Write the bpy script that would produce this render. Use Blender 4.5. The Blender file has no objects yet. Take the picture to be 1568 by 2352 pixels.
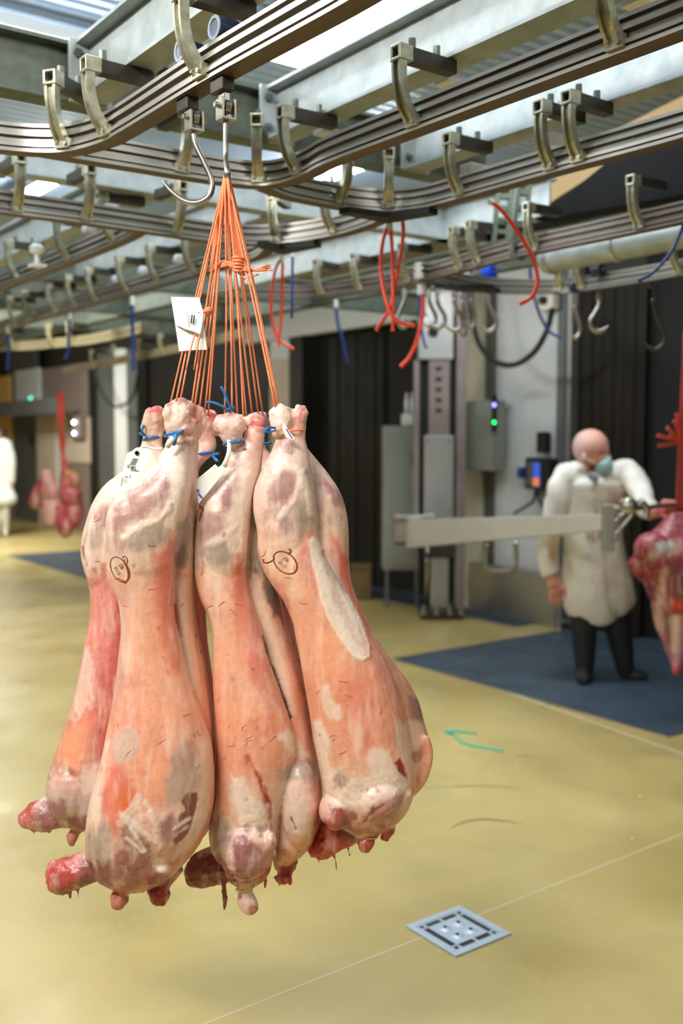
import bpy, bmesh, math, random
import numpy as np
from mathutils import Vector, Matrix, noise as mnoise
from mathutils.bvhtree import BVHTree

sc = bpy.context.scene
col = sc.collection
# ------------------------------------------------------------------ camera
F = 2300.0                       # focal length in pixels of the 1568 x 2352 frame
CAMH = 1.62
PITCH = math.atan(171.0 / F)
cam_d = bpy.data.cameras.new('camera')
cam = bpy.data.objects.new('camera', cam_d)
col.objects.link(cam)
cam.location = (0, 0, CAMH)
cam.rotation_euler = (math.pi / 2 - PITCH, 0, 0)
cam_d.sensor_fit = 'VERTICAL'
cam_d.sensor_height = 36.0
cam_d.lens = 36.0 * F / 2352.0
cam_d.clip_start = 0.05
cam_d.clip_end = 200
cam_d.dof.use_dof = True
cam_d.dof.focus_distance = 2.03
cam_d.dof.aperture_fstop = 2.5
sc.camera = cam
# ------------------------------------------------------------------ colour management, world
sc.view_settings.view_transform = 'Standard'
sc.view_settings.look = 'None'
sc.view_settings.gamma = 1.0
sc.view_settings.use_curve_mapping = False
sc.view_settings.exposure = 0.02
cy = sc.cycles
cy.max_bounces = 4; cy.diffuse_bounces = 3; cy.glossy_bounces = 2; cy.transmission_bounces = 2; cy.transparent_max_bounces = 6
cy.caustics_reflective = False; cy.caustics_refractive = False
cy.use_adaptive_sampling = True; cy.adaptive_threshold = 0.08
cy.use_denoising = True
w = bpy.data.worlds.new('world')
sc.world = w
w.use_nodes = True
w.node_tree.nodes['Background'].inputs[0].default_value = (0.92, 0.96, 1.0, 1)
w.node_tree.nodes['Background'].inputs[1].default_value = 0.16

def area_light(name, loc, tgt, sx, sy, power, color):
    d = bpy.data.lights.new(name, 'AREA')
    d.shape = 'RECTANGLE'; d.size = sx; d.size_y = sy
    d.energy = power; d.color = color
    o = bpy.data.objects.new(name, d)
    o.location = loc
    v = Vector(tgt) - Vector(loc)
    o.rotation_euler = v.to_track_quat('-Z', 'Y').to_euler()
    col.objects.link(o)
    return o
# area lights added without fixtures to brighten the meat, aisle and far hall
area_light('added_hall_light', (-1.5, 0.2, 3.4), (-0.25, 2.2, 1.35), 1.6, 0.35, 112, (1.0, 0.965, 0.91))
area_light('added_hall_light', (1.7, 0.3, 3.4), (1.2, 2.6, 0.6), 1.6, 0.35, 22, (1.0, 0.98, 0.95))
area_light('added_hall_light', (-2.9, 2.4, 3.4), (-2.0, 3.2, 0.8), 1.6, 0.35, 62, (1.0, 0.98, 0.95))
area_light('added_hall_light', (-2.8, 7.5, 3.4), (-2.8, 7.8, 0.0), 1.6, 0.35, 110, (1.0, 0.97, 0.92))
area_light('added_hall_light', (1.3, 6.2, 3.4), (1.3, 6.0, 0.0), 1.6, 0.35, 46, (0.90, 0.96, 1.0))
area_light('added_hall_light', (-5.5, 14.0, 3.4), (-5.5, 14.4, 0.3), 1.6, 0.35, 230, (1.0, 0.96, 0.88))
area_light('added_hall_light', (3.2, 1.0, 3.4), (3.2, 1.1, 0.0), 1.6, 0.35, 24, (1.0, 0.98, 0.95))

# ------------------------------------------------------------------ pixel <-> place helpers
_r = Vector((1, 0, 0))
_f = Vector((0, math.cos(PITCH), -math.sin(PITCH)))
_u = Vector((0, math.sin(PITCH), math.cos(PITCH)))
CAM = Vector((0, 0, CAMH))
def ray(px, py):
    return _f + _r * ((px - 784.0) / F) - _u * ((py - 1176.0) / F)
def P(px, py, Y):
    d = ray(px, py)
    return CAM + d * (Y / d.y)
def PZ(px, py, z):
    d = ray(px, py)
    return CAM + d * ((z - CAMH) / d.z)
def proj(pts):
    """numpy (n,3) world -> pixel coordinates"""
    q = pts - np.array(CAM)
    dep = q @ np.array(_f)
    return 784 + F * (q @ np.array(_r)) / dep, 1176 - F * (q @ np.array(_u)) / dep
ANG = math.radians(36.2)
A = Vector((-math.sin(ANG), math.cos(ANG), 0))     # along the main beams, away from the camera
B = Vector((math.cos(ANG), math.sin(ANG), 0))      # across them
Z = Vector((0, 0, 1))
def AB(a, b, z):
    return A * a + B * b + Z * z

# ------------------------------------------------------------------ mesh helpers
class MB:
    def __init__(s):
        s.v = []; s.f = []
    def add(s, vs, fs):
        n = len(s.v)
        s.v += [tuple(v) for v in vs]
        s.f += [tuple(i + n for i in f) for f in fs]
        return s
    def box(s, c, ex, ey, ez, hx, hy, hz):
        c = Vector(c); ex = Vector(ex); ey = Vector(ey); ez = Vector(ez)
        vs = [c + ex * (hx * i) + ey * (hy * j) + ez * (hz * k) for i in (-1, 1) for j in (-1, 1) for k in (-1, 1)]
        return s.add(vs, [(0, 1, 3, 2), (4, 6, 7, 5), (0, 4, 5, 1), (2, 3, 7, 6), (0, 2, 6, 4), (1, 5, 7, 3)])
    def aabox(s, x0, x1, y0, y1, z0, z1):
        return s.box(((x0 + x1) / 2, (y0 + y1) / 2, (z0 + z1) / 2), (1, 0, 0), (0, 1, 0), (0, 0, 1), (x1 - x0) / 2, (y1 - y0) / 2, (z1 - z0) / 2)
    def rings(s, rings, cap=True, closed=True):
        m = len(rings[0]); n0 = len(s.v)
        for r in rings: s.v += [tuple(p) for p in r]
        for i in range(len(rings) - 1):
            for j in range(m if closed else m - 1):
                k = (j + 1) % m
                s.f.append((n0 + i * m + j, n0 + i * m + k, n0 + (i + 1) * m + k, n0 + (i + 1) * m + j))
        if cap:
            s.f.append(tuple(n0 + j for j in range(m))[::-1])
            e = n0 + (len(rings) - 1) * m
            s.f.append(tuple(e + j for j in range(m)))
        return s
    def tube(s, pts, r, seg=8, cap=True):
        pts = [Vector(p) for p in pts]; rings = []
        n = len(pts)
        t0 = (pts[1] - pts[0]).normalized()
        ref = Vector((0, 0, 1)) if abs(t0.z) < 0.9 else Vector((1, 0, 0))
        side = t0.cross(ref).normalized()
        for i in range(n):
            t = (pts[min(i + 1, n - 1)] - pts[max(i - 1, 0)]).normalized()
            side = (side - t * side.dot(t)).normalized()
            up = side.cross(t)
            rr = r[i] if isinstance(r, (list, tuple)) else r
            rings.append([pts[i] + (side * math.cos(2 * math.pi * k / seg) + up * math.sin(2 * math.pi * k / seg)) * rr for k in range(seg)])
        return s.rings(rings, cap)
    def cyl(s, p0, p1, r, seg=16, r1=None):
        return s.tube([p0, p1], [r, r if r1 is None else r1], seg)
    def lathe(s, c, axis, prof, seg=20):
        """prof: list of (radius, along axis)"""
        axis = Vector(axis).normalized(); c = Vector(c)
        ref = Vector((0, 0, 1)) if abs(axis.z) < 0.9 else Vector((1, 0, 0))
        x = axis.cross(ref).normalized(); y = axis.cross(x)
        return s.rings([[c + axis * h + (x * math.cos(2 * math.pi * k / seg) + y * math.sin(2 * math.pi * k / seg)) * max(r, 1e-4) for k in range(seg)] for r, h in prof])
    def sweep(s, prof, path, up=Z, cap=True):
        path = [Vector(p) for p in path]; n = len(path); rings = []
        for i in range(n):
            t = (path[min(i + 1, n - 1)] - path[max(i - 1, 0)]).normalized()
            sd = t.cross(up).normalized(); u2 = sd.cross(t)
            rings.append([path[i] + sd * a + u2 * b for a, b in prof])
        return s.rings(rings, cap)
    def build(s, name, mat, parent=None, smooth=False, bevel=0.0, auto=None):
        me = bpy.data.meshes.new(name)
        me.from_pydata(s.v, [], s.f)
        me.update()
        bm = bmesh.new(); bm.from_mesh(me)
        bmesh.ops.recalc_face_normals(bm, faces=bm.faces)
        bm.to_mesh(me); bm.free()
        if mat is not None: me.materials.append(mat)
        o = bpy.data.objects.new(name, me)
        col.objects.link(o)
        if parent is not None:
            o.parent = parent
            o.matrix_parent_inverse = parent.matrix_basis.inverted()
        if smooth:
            for p in me.polygons: p.use_smooth = True
            if auto:
                me.set_sharp_from_angle(angle=math.radians(auto))
        if bevel:
            m = o.modifiers.new('bevel', 'BEVEL'); m.width = bevel; m.segments = 2; m.limit_method = 'ANGLE'
        return o
def thing(name, loc, label=None, cat=None, group=None):
    o = bpy.data.objects.new(name, None)
    o.location = loc; o.empty_display_size = 0.05
    col.objects.link(o)
    return tag(o, label, cat, group)
def tag(o, label=None, cat=None, group=None, kind=None):
    if label: o['label'] = label
    if cat: o['category'] = cat
    if group: o['group'] = group
    if kind: o['kind'] = kind
    return o
def struct(o):
    o['kind'] = 'structure'; return o
def crom(pts, n=8):
    """Catmull-Rom through the points"""
    pts = [Vector(p) for p in pts]; out = []
    q = [pts[0] * 2 - pts[1]] + pts + [pts[-1] * 2 - pts[-2]]
    for i in range(1, len(q) - 2):
        for k in range(n):
            t = k / n
            out.append(0.5 * ((2 * q[i]) + (q[i + 1] - q[i - 1]) * t + (2 * q[i - 1] - 5 * q[i] + 4 * q[i + 1] - q[i + 2]) * t * t + (3 * q[i] - q[i - 1] - 3 * q[i + 1] + q[i + 2]) * t ** 3))
    out.append(pts[-1])
    return out

# ------------------------------------------------------------------ materials
def lin(c):
    return tuple((x / 12.92 if x <= 0.04045 else ((x + 0.055) / 1.055) ** 2.4) for x in [v / 255.0 for v in c])
def mat(name, rgb, rough=0.5, metal=0.0, var=0.0, vscale=6.0, bump=0.0, bscale=60.0, rgb2=None, emit=0.0, spec=0.5, stretch=None, aniso=0.0, alpha=1.0, trans=0.0, coat=0.0, rvar=0.0):
    m = bpy.data.materials.new(name); m.use_nodes = True
    nt = m.node_tree; b = nt.nodes['Principled BSDF']
    c = lin(rgb) + (1,)
    b.inputs['Base Color'].default_value = c
    b.inputs['Roughness'].default_value = rough
    b.inputs['Metallic'].default_value = metal
    b.inputs['Specular IOR Level'].default_value = spec
    b.inputs['Alpha'].default_value = alpha
    b.inputs['Transmission Weight'].default_value = trans
    b.inputs['Coat Weight'].default_value = coat
    co = None
    if var or bump or rvar:
        tc = nt.nodes.new('ShaderNodeTexCoord'); co = tc.outputs['Object']
        if stretch:
            mp = nt.nodes.new('ShaderNodeMapping'); mp.inputs['Scale'].default_value = stretch
            nt.links.new(co, mp.inputs[0]); co = mp.outputs[0]
    if var or rvar:
        nz = nt.nodes.new('ShaderNodeTexNoise'); nz.inputs['Scale'].default_value = vscale; nz.inputs['Detail'].default_value = 3; nz.inputs['Roughness'].default_value = 0.6
        nt.links.new(co, nz.inputs[0])
        cr = nt.nodes.new('ShaderNodeMapRange'); cr.inputs[1].default_value = 0.3; cr.inputs[2].default_value = 0.7
        nt.links.new(nz.outputs[0], cr.inputs[0])
    if var:
        mx = nt.nodes.new('ShaderNodeMix'); mx.data_type = 'RGBA'
        c2 = lin(rgb2) if rgb2 else tuple(x * (1 - var) for x in c[:3])
        mx.inputs[6].default_value = c; mx.inputs[7].default_value = tuple(c2) + (1,)
        nt.links.new(cr.outputs[0], mx.inputs[0])
        nt.links.new(mx.outputs[2], b.inputs['Base Color'])
    if rvar:
        ra = nt.nodes.new('ShaderNodeMapRange'); ra.inputs[3].default_value = max(0.02, rough - rvar); ra.inputs[4].default_value = rough + rvar
        nt.links.new(cr.outputs[0], ra.inputs[0]); nt.links.new(ra.outputs[0], b.inputs['Roughness'])
    if bump:
        n2 = nt.nodes.new('ShaderNodeTexNoise'); n2.inputs['Scale'].default_value = bscale; n2.inputs['Detail'].default_value = 4
        nt.links.new(co, n2.inputs[0])
        bp = nt.nodes.new('ShaderNodeBump'); bp.inputs['Strength'].default_value = bump; bp.inputs['Distance'].default_value = 0.004
        nt.links.new(n2.outputs[0], bp.inputs['Height']); nt.links.new(bp.outputs[0], b.inputs['Normal'])
    if emit:
        b.inputs['Emission Color'].default_value = c; b.inputs['Emission Strength'].default_value = emit
    return m
M = {}
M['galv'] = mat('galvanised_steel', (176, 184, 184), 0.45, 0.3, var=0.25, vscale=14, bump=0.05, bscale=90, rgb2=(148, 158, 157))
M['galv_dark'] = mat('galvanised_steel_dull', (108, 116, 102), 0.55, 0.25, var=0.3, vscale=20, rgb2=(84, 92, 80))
M['alu'] = mat('rail_aluminium', (186, 184, 176), 0.38, 0.75, var=0.12, vscale=3, rgb2=(178, 175, 166))
M['rail_under'] = mat('brown_rail_underside', (96, 78, 62), 0.5, 0.2, var=0.3, vscale=8)
M['alu_dull'] = mat('rail_dull', (136, 124, 114), 0.4, 0.5, var=0.2, vscale=4)
M['cast'] = mat('cast_bracket', (204, 203, 180), 0.36, 0.7, var=0.3, vscale=40, bump=0.15, bscale=150, rgb2=(160, 158, 136))
M['steel'] = mat('stainless_steel', (186, 182, 172), 0.34, 1.0, var=0.15, vscale=30, rvar=0.06)
M['brushed'] = mat('brushed_stainless', (190, 190, 186), 0.38, 0.85, var=0.12, vscale=25, stretch=(1, 1, 8), rvar=0.06)
M['dark_steel'] = mat('darkened_steel', (84, 80, 74), 0.45, 0.7, var=0.3, vscale=20)
M['wheel'] = mat('blue_polymer_wheel', (30, 40, 66), 0.42, var=0.25, vscale=30)
M['wheel_rim'] = mat('grey_wheel_rim', (150, 160, 178), 0.4)
M['ceil'] = mat('white_ceiling_sheet', (196, 216, 238), 0.4, var=0.08, vscale=2)
M['black'] = mat('black_rubber', (20, 20, 20), 0.6)
M['bolt'] = mat('zinc_bolt', (120, 124, 118), 0.4, 0.7)
M['white_p'] = mat('white_plastic', (228, 230, 228), 0.4)
M['orange_cord'] = mat('orange_red_cord', (244, 74, 44), 0.35, var=0.15, vscale=50)
M['blue_cord'] = mat('blue_cord', (38, 70, 150), 0.4, var=0.2, vscale=40)
M['tube'] = mat('lamp_tube', (236, 246, 255), 0.5, emit=52.0)

# ------------------------------------------------------------------ floor and ceiling
def floor_material():
    m = bpy.data.materials.new('yellow_epoxy_floor'); m.use_nodes = True
    nt = m.node_tree; b = nt.nodes['Principled BSDF']
    tc = nt.nodes.new('ShaderNodeTexCoord')
    def nz(scale, detail=5, dist=0.0):
        n = nt.nodes.new('ShaderNodeTexNoise'); n.inputs['Scale'].default_value = scale; n.inputs['Detail'].default_value = detail; n.inputs['Distortion'].default_value = dist
        nt.links.new(tc.outputs['Object'], n.inputs[0]); return n
    def ramp(src, lo, hi):
        r = nt.nodes.new('ShaderNodeMapRange'); r.inputs[1].default_value = lo; r.inputs[2].default_value = hi
        nt.links.new(src, r.inputs[0]); return r.outputs[0]
    def mix(fac, a, bb):
        x = nt.nodes.new('ShaderNodeMix'); x.data_type = 'RGBA'
        nt.links.new(fac, x.inputs[0])
        for k, val in ((6, a), (7, bb)):
            if hasattr(val, 'is_output'): nt.links.new(val, x.inputs[k])
            else: x.inputs[k].default_value = lin(val) + (1,)
        return x.outputs[2]
    c1 = mix(ramp(nz(0.9, 4, 0.6).outputs[0], 0.35, 0.65), (204, 185, 122), (180, 159, 94))
    c2 = mix(ramp(nz(1.8, 7, 0.8).outputs[0], 0.5, 0.85), c1, (164, 152, 104))
    c3 = mix(ramp(nz(38, 4).outputs[0], 0.66, 0.85), c2, (212, 200, 152))
    nt.links.new(c3, b.inputs['Base Color'])
    r = nt.nodes.new('ShaderNodeMapRange'); r.inputs[1].default_value = 0.3; r.inputs[2].default_value = 0.7; r.inputs[3].default_value = 0.26; r.inputs[4].default_value = 0.46
    nt.links.new(nz(2.2, 6).outputs[0], r.inputs[0]); nt.links.new(r.outputs[0], b.inputs['Roughness'])
    bp = nt.nodes.new('ShaderNodeBump'); bp.inputs['Strength'].default_value = 0.12; bp.inputs['Distance'].default_value = 0.003
    nt.links.new(nz(60, 3).outputs[0], bp.inputs['Height']); nt.links.new(bp.outputs[0], b.inputs['Normal'])
    b.inputs['Specular IOR Level'].default_value = 0.55
    return m
M['floor'] = floor_material()
floor = MB().aabox(-16, 9, -5, 32, -0.10, 0.0).build('floor', M['floor']); struct(floor)

CEIL = 3.55
def ceiling():
    mb = MB()
    # trapezoidal ribs running along B; pitch along A
    a0, a1, pitch, h = -7.0, 30.0, 0.09, 0.022
    ys = []; a = a0
    while a < a1:
        ys += [(a, 0), (a + pitch * 0.5, 0), (a + pitch * 0.6, h), (a + pitch * 0.9, h)]
        a += pitch
    ra = [AB(y, -9, CEIL + z) for y, z in ys]; rb = [AB(y, 24, CEIL + z) for y, z in ys]
    n = len(ys)
    mb.add(ra + rb, [(i, i + 1, n + i + 1, n + i) for i in range(n - 1)])
    o = mb.build('ceiling', M['ceil'])
    return struct(o)
ceil = ceiling()

# ------------------------------------------------------------------ steel beams
ZB = 2.564          # underside of the beams
def ibeam_mb(p0, p1, h=0.165, w=0.088, t=0.010):
    prof = [(-w / 2, 0), (w / 2, 0), (w / 2, t), (t / 2, t), (t / 2, h - t), (w / 2, h - t), (w / 2, h), (-w / 2, h), (-w / 2, h - t), (-t / 2, h - t), (-t / 2, t), (-w / 2, t)]
    return MB().sweep(prof, [p0, p1])
def bolt(mb, p, d, r=0.011):
    d = Vector(d)
    mb.lathe(p, d, [(r * 1.5, 0), (r * 1.5, 0.003), (r, 0.003), (r, 0.012), (r * 0.5, 0.012), (r * 0.5, 0.02)], 6)
def beam(label, p0, p1, m='galv', plates=(), holes=(), h=0.165):
    root = thing('steel_beam', p0, label, 'beam', 'galvanised beams under the ceiling')
    ibeam_mb(p0, p1, h=h).build('girder', M[m], root)
    d = (Vector(p1) - Vector(p0)).normalized(); s = d.cross(Z).normalized()
    for q in plates:       # end plate with four bolts; q = 0 or 1
        e = Vector(p0) if q == 0 else Vector(p1)
        pl = MB().box(e + Z * (h / 2), d, s, Z, 0.008, 0.062, h / 2 + 0.004).build('end_plate', M['galv'], root, bevel=0.001)
        for i in (-1, 1):
            for j in (-1, 1):
                mb = MB(); bolt(mb, e + Z * (h / 2 + j * 0.045) + s * (i * 0.036) + d * (0.006 if q == 0 else -0.006), d if q == 0 else -d)
                mb.build('bolt', M['bolt'], pl)
    for t, sgn, zz in holes:     # bolts in the web
        mb = MB(); c = Vector(p0).lerp(Vector(p1), t) + s * (sgn * 0.006) + Z * zz
        bolt(mb, c, s * sgn, 0.012); mb.build('bolt', M['bolt'], root)
    return root
LB = {1: 1.15, 2: 1.775, 3: 2.355, 4: 3.30, 5: 4.15}
T1, T2, T3, T4, T5 = 2.83, 3.67, 6.0, 8.6, 10.6
def spanA(label, k, a0, a1, **kw):
    return beam(label, AB(a0, LB[k], ZB), AB(a1, LB[k], ZB), **kw)
spanA('beam over the rail that carries the meat bundle, ending at the cross girder', 1, -1.6, T1 - 0.055, plates=(1,))
spanA('middle beam of the three close ones, under the brightest ceiling strip', 2, -2.2, T1 - 0.055, plates=(1,))
spanA('third beam from the top edge, broad bright web with two bolts', 3, -2.6, T1 - 0.055, plates=(1,), holes=((0.872, -1, 0.05), (0.75, -1, 0.05)))
spanA('pale beam behind the hanging orange loops with four bolt holes', 4, 3.0, 5.9, holes=((0.24, -1, 0.06), (0.24, -1, 0.10), (0.265, -1, 0.06), (0.265, -1, 0.10)))
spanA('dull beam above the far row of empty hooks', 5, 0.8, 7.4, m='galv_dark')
spanA('beam over the short rail near the frame\'s left edge', 2, T2 + 0.055, T3 - 0.05, plates=(0,))
spanA('beam over the rail with four brackets behind the orange twine', 3, T2 + 0.055, T3 - 0.05, plates=(0,))
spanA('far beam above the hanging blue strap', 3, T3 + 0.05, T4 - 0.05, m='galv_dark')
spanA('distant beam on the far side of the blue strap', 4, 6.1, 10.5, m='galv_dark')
beam('green-grey cross girder that the three close beams are bolted to', AB(T1, -1.2, ZB), AB(T1, 2.75, ZB), m='galv_dark', holes=((0.49, 1, 0.06), (0.49, 1, 0.11)))
beam('second cross girder, behind the empty hook', AB(T2, -1.2, ZB), AB(T2, 3.35, ZB), holes=((0.28, 1, 0.08), (0.40, 1, 0.08), (0.46, 1, 0.08)))
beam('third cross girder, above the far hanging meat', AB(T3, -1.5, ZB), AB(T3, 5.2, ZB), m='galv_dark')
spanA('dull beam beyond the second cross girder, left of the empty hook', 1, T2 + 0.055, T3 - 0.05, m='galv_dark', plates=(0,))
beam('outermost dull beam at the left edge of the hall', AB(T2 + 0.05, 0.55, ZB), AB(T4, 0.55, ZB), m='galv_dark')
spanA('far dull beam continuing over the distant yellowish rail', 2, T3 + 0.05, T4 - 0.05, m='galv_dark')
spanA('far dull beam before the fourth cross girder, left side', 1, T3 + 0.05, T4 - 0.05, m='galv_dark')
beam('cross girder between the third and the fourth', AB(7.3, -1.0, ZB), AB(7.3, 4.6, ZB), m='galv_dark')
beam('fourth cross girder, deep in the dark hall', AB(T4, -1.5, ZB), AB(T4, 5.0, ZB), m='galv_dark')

# ------------------------------------------------------------------ overhead rails
ZR = 2.409
half = [(0.010, 0.036), (0.021, 0.036), (0.021, 0.027), (0.012, 0.024), (0.012, 0.018), (0.025, 0.014), (0.025, 0.003), (0.013, -0.001), (0.013, -0.011), (0.025, -0.015), (0.025, -0.024), (0.018, -0.026), (0.018, -0.028), (0.025, -0.030), (0.025, -0.038), (0.006, -0.040)]
PROF = [(x, y) for x, y in half] + [(-x, y) for x, y in half[::-1]]
def nearest(path, p):
    best = min(range(len(path)), key=lambda i: (path[i] - p).length)
    i = min(max(best, 1), len(path) - 2)
    return path[best], (path[i + 1] - path[i - 1]).normalized()
def bracket(root, p, t, far=False, m='cast'):
    """cast C-bracket: cross bar under the beam, arm on the side that faces the camera, foot clamped to the rail"""
    n = t.cross(Z).normalized()
    if n.dot(Vector((p.x, p.y, 0))) > 0: n = -n          # towards the camera
    def L(u, v, z): return p + n * u + t * v + Z * z
    cl = [(0.070, 0.128), (0.071, 0.10), (0.069, 0.07), (0.063, 0.042), (0.052, 0.016), (0.038, -0.004), (0.027, -0.018)]
    mb = MB(); seg = crom([Vector((u, 0, z)) for u, z in cl], 3)
    def ribbon(v0, v1, th0, th1):
        rings = []
        for i, c in enumerate(seg):
            d = (seg[min(i + 1, len(seg) - 1)] - seg[max(i - 1, 0)]).normalized()
            nn = Vector((-d.z, 0, d.x))
            k = 1.0 + 0.25 * abs(i / (len(seg) - 1) - 0.45)
            rings.append([L(c.x + nn.x * a, b * k, c.z + nn.z * a) for a, b in ((th0, v0), (th1, v0), (th1, v1), (th0, v1))])
        mb.rings(rings)
    ribbon(-0.013, 0.013, -0.003, 0.003)
    ribbon(-0.015, -0.008, -0.011, 0.011)
    ribbon(0.008, 0.015, -0.011, 0.011)
    arm = mb.build('hanger_bracket', M[m], root, smooth=True, auto=40)
    # foot clamp with a bolt
    mb = MB().box(L(0.028, 0, -0.017), n, t, Z, 0.007, 0.021, 0.013)
    mb.cyl(L(0.030, 0.013, -0.014), L(0.043, 0.013, -0.014), 0.006, 6).cyl(L(0.030, -0.013, -0.02), L(0.043, -0.013, -0.02), 0.006, 6)
    mb.build('clamp', M[m], arm)
    # hollow knuckle (open square end) and the dark cross bar under the beam
    mb = MB(); o, i2 = 0.019, 0.012; c0 = 0.085
    outer = [(-o, -o), (o, -o), (o, o), (-o, o)]; inner = [(-i2, -i2), (i2, -i2), (i2, i2), (-i2, i2)]
    zc = 0.135
    rg = [[L(0.042, a, zc + b) for a, b in outer], [L(c0, a, zc + b) for a, b in outer], [L(c0, a, zc + b) for a, b in inner], [L(0.05, a, zc + b) for a, b in inner]]
    mb.rings(rg)
    mb.build('knuckle', M[m], arm, bevel=0.002)
    MB().box(L(-0.03, 0, zc), n, t, Z, 0.074, 0.0165, 0.0165).build('cross_bar', M['dark_steel'], arm)
    if not far:
        for q in (0.03, -0.05):
            MB().cyl(L(q, 0, 0.150), L(q, 0, 0.178), 0.010, 6).build('beam_bolt', M['bolt'], arm)
RAILS = {}
def rail(key, label, px, brackets=(), m='alu', bm='cast', n=8, far=False, z=ZR):
    path = crom([PZ(x, y, z) for x, y in px], n)
    root = thing('overhead_rail', path[len(path) // 2], label, 'rail', 'overhead conveyor rails')
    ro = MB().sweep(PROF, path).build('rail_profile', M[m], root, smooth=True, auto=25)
    ro.data.materials.append(M['rail_under'])
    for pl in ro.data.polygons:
        if pl.normal.z < -0.7: pl.material_index = 1  # downward-facing rail faces take a darker brown
    for bx, by in brackets:
        p, t = nearest(path, PZ(bx, by, z))
        bracket(root, p, t, far, bm)
    RAILS[key] = path
    return root
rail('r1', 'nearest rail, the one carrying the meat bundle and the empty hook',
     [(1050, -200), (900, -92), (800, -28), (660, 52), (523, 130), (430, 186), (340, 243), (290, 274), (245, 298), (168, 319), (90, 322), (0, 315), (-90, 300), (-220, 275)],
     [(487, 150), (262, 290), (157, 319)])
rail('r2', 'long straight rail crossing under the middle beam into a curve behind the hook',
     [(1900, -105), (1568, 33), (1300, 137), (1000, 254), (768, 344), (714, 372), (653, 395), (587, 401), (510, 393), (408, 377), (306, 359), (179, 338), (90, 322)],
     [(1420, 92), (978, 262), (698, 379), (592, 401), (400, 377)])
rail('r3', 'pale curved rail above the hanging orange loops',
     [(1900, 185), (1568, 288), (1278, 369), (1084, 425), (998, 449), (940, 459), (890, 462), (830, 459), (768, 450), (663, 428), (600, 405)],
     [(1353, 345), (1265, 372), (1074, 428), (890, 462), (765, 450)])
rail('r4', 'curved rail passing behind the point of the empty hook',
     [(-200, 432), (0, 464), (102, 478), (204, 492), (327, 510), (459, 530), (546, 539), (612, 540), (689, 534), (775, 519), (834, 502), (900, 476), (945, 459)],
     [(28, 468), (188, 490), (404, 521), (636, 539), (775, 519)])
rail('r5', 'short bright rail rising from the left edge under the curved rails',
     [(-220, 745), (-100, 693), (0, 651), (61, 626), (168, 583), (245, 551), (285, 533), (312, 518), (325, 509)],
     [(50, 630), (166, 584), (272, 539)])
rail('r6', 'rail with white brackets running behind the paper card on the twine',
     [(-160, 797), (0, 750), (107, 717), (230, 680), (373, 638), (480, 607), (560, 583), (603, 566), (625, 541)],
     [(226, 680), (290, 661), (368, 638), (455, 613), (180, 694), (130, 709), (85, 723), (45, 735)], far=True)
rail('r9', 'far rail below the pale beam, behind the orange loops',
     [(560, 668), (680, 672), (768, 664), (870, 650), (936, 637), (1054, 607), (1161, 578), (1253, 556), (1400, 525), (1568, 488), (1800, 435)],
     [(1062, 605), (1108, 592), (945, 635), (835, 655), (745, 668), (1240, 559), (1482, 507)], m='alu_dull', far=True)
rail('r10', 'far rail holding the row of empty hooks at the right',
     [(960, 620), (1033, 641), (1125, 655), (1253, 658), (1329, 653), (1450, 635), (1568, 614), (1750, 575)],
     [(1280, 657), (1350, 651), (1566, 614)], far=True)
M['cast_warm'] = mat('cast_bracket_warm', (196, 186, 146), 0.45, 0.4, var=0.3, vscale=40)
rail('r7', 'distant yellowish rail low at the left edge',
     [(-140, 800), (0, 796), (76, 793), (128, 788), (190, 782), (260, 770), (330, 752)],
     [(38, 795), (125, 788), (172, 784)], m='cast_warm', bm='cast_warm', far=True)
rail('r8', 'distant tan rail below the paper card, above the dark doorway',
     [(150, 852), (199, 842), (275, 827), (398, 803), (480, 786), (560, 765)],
     [(275, 827), (325, 817), (385, 805), (222, 838)], m='cast_warm', bm='cast_warm', far=True)

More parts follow.
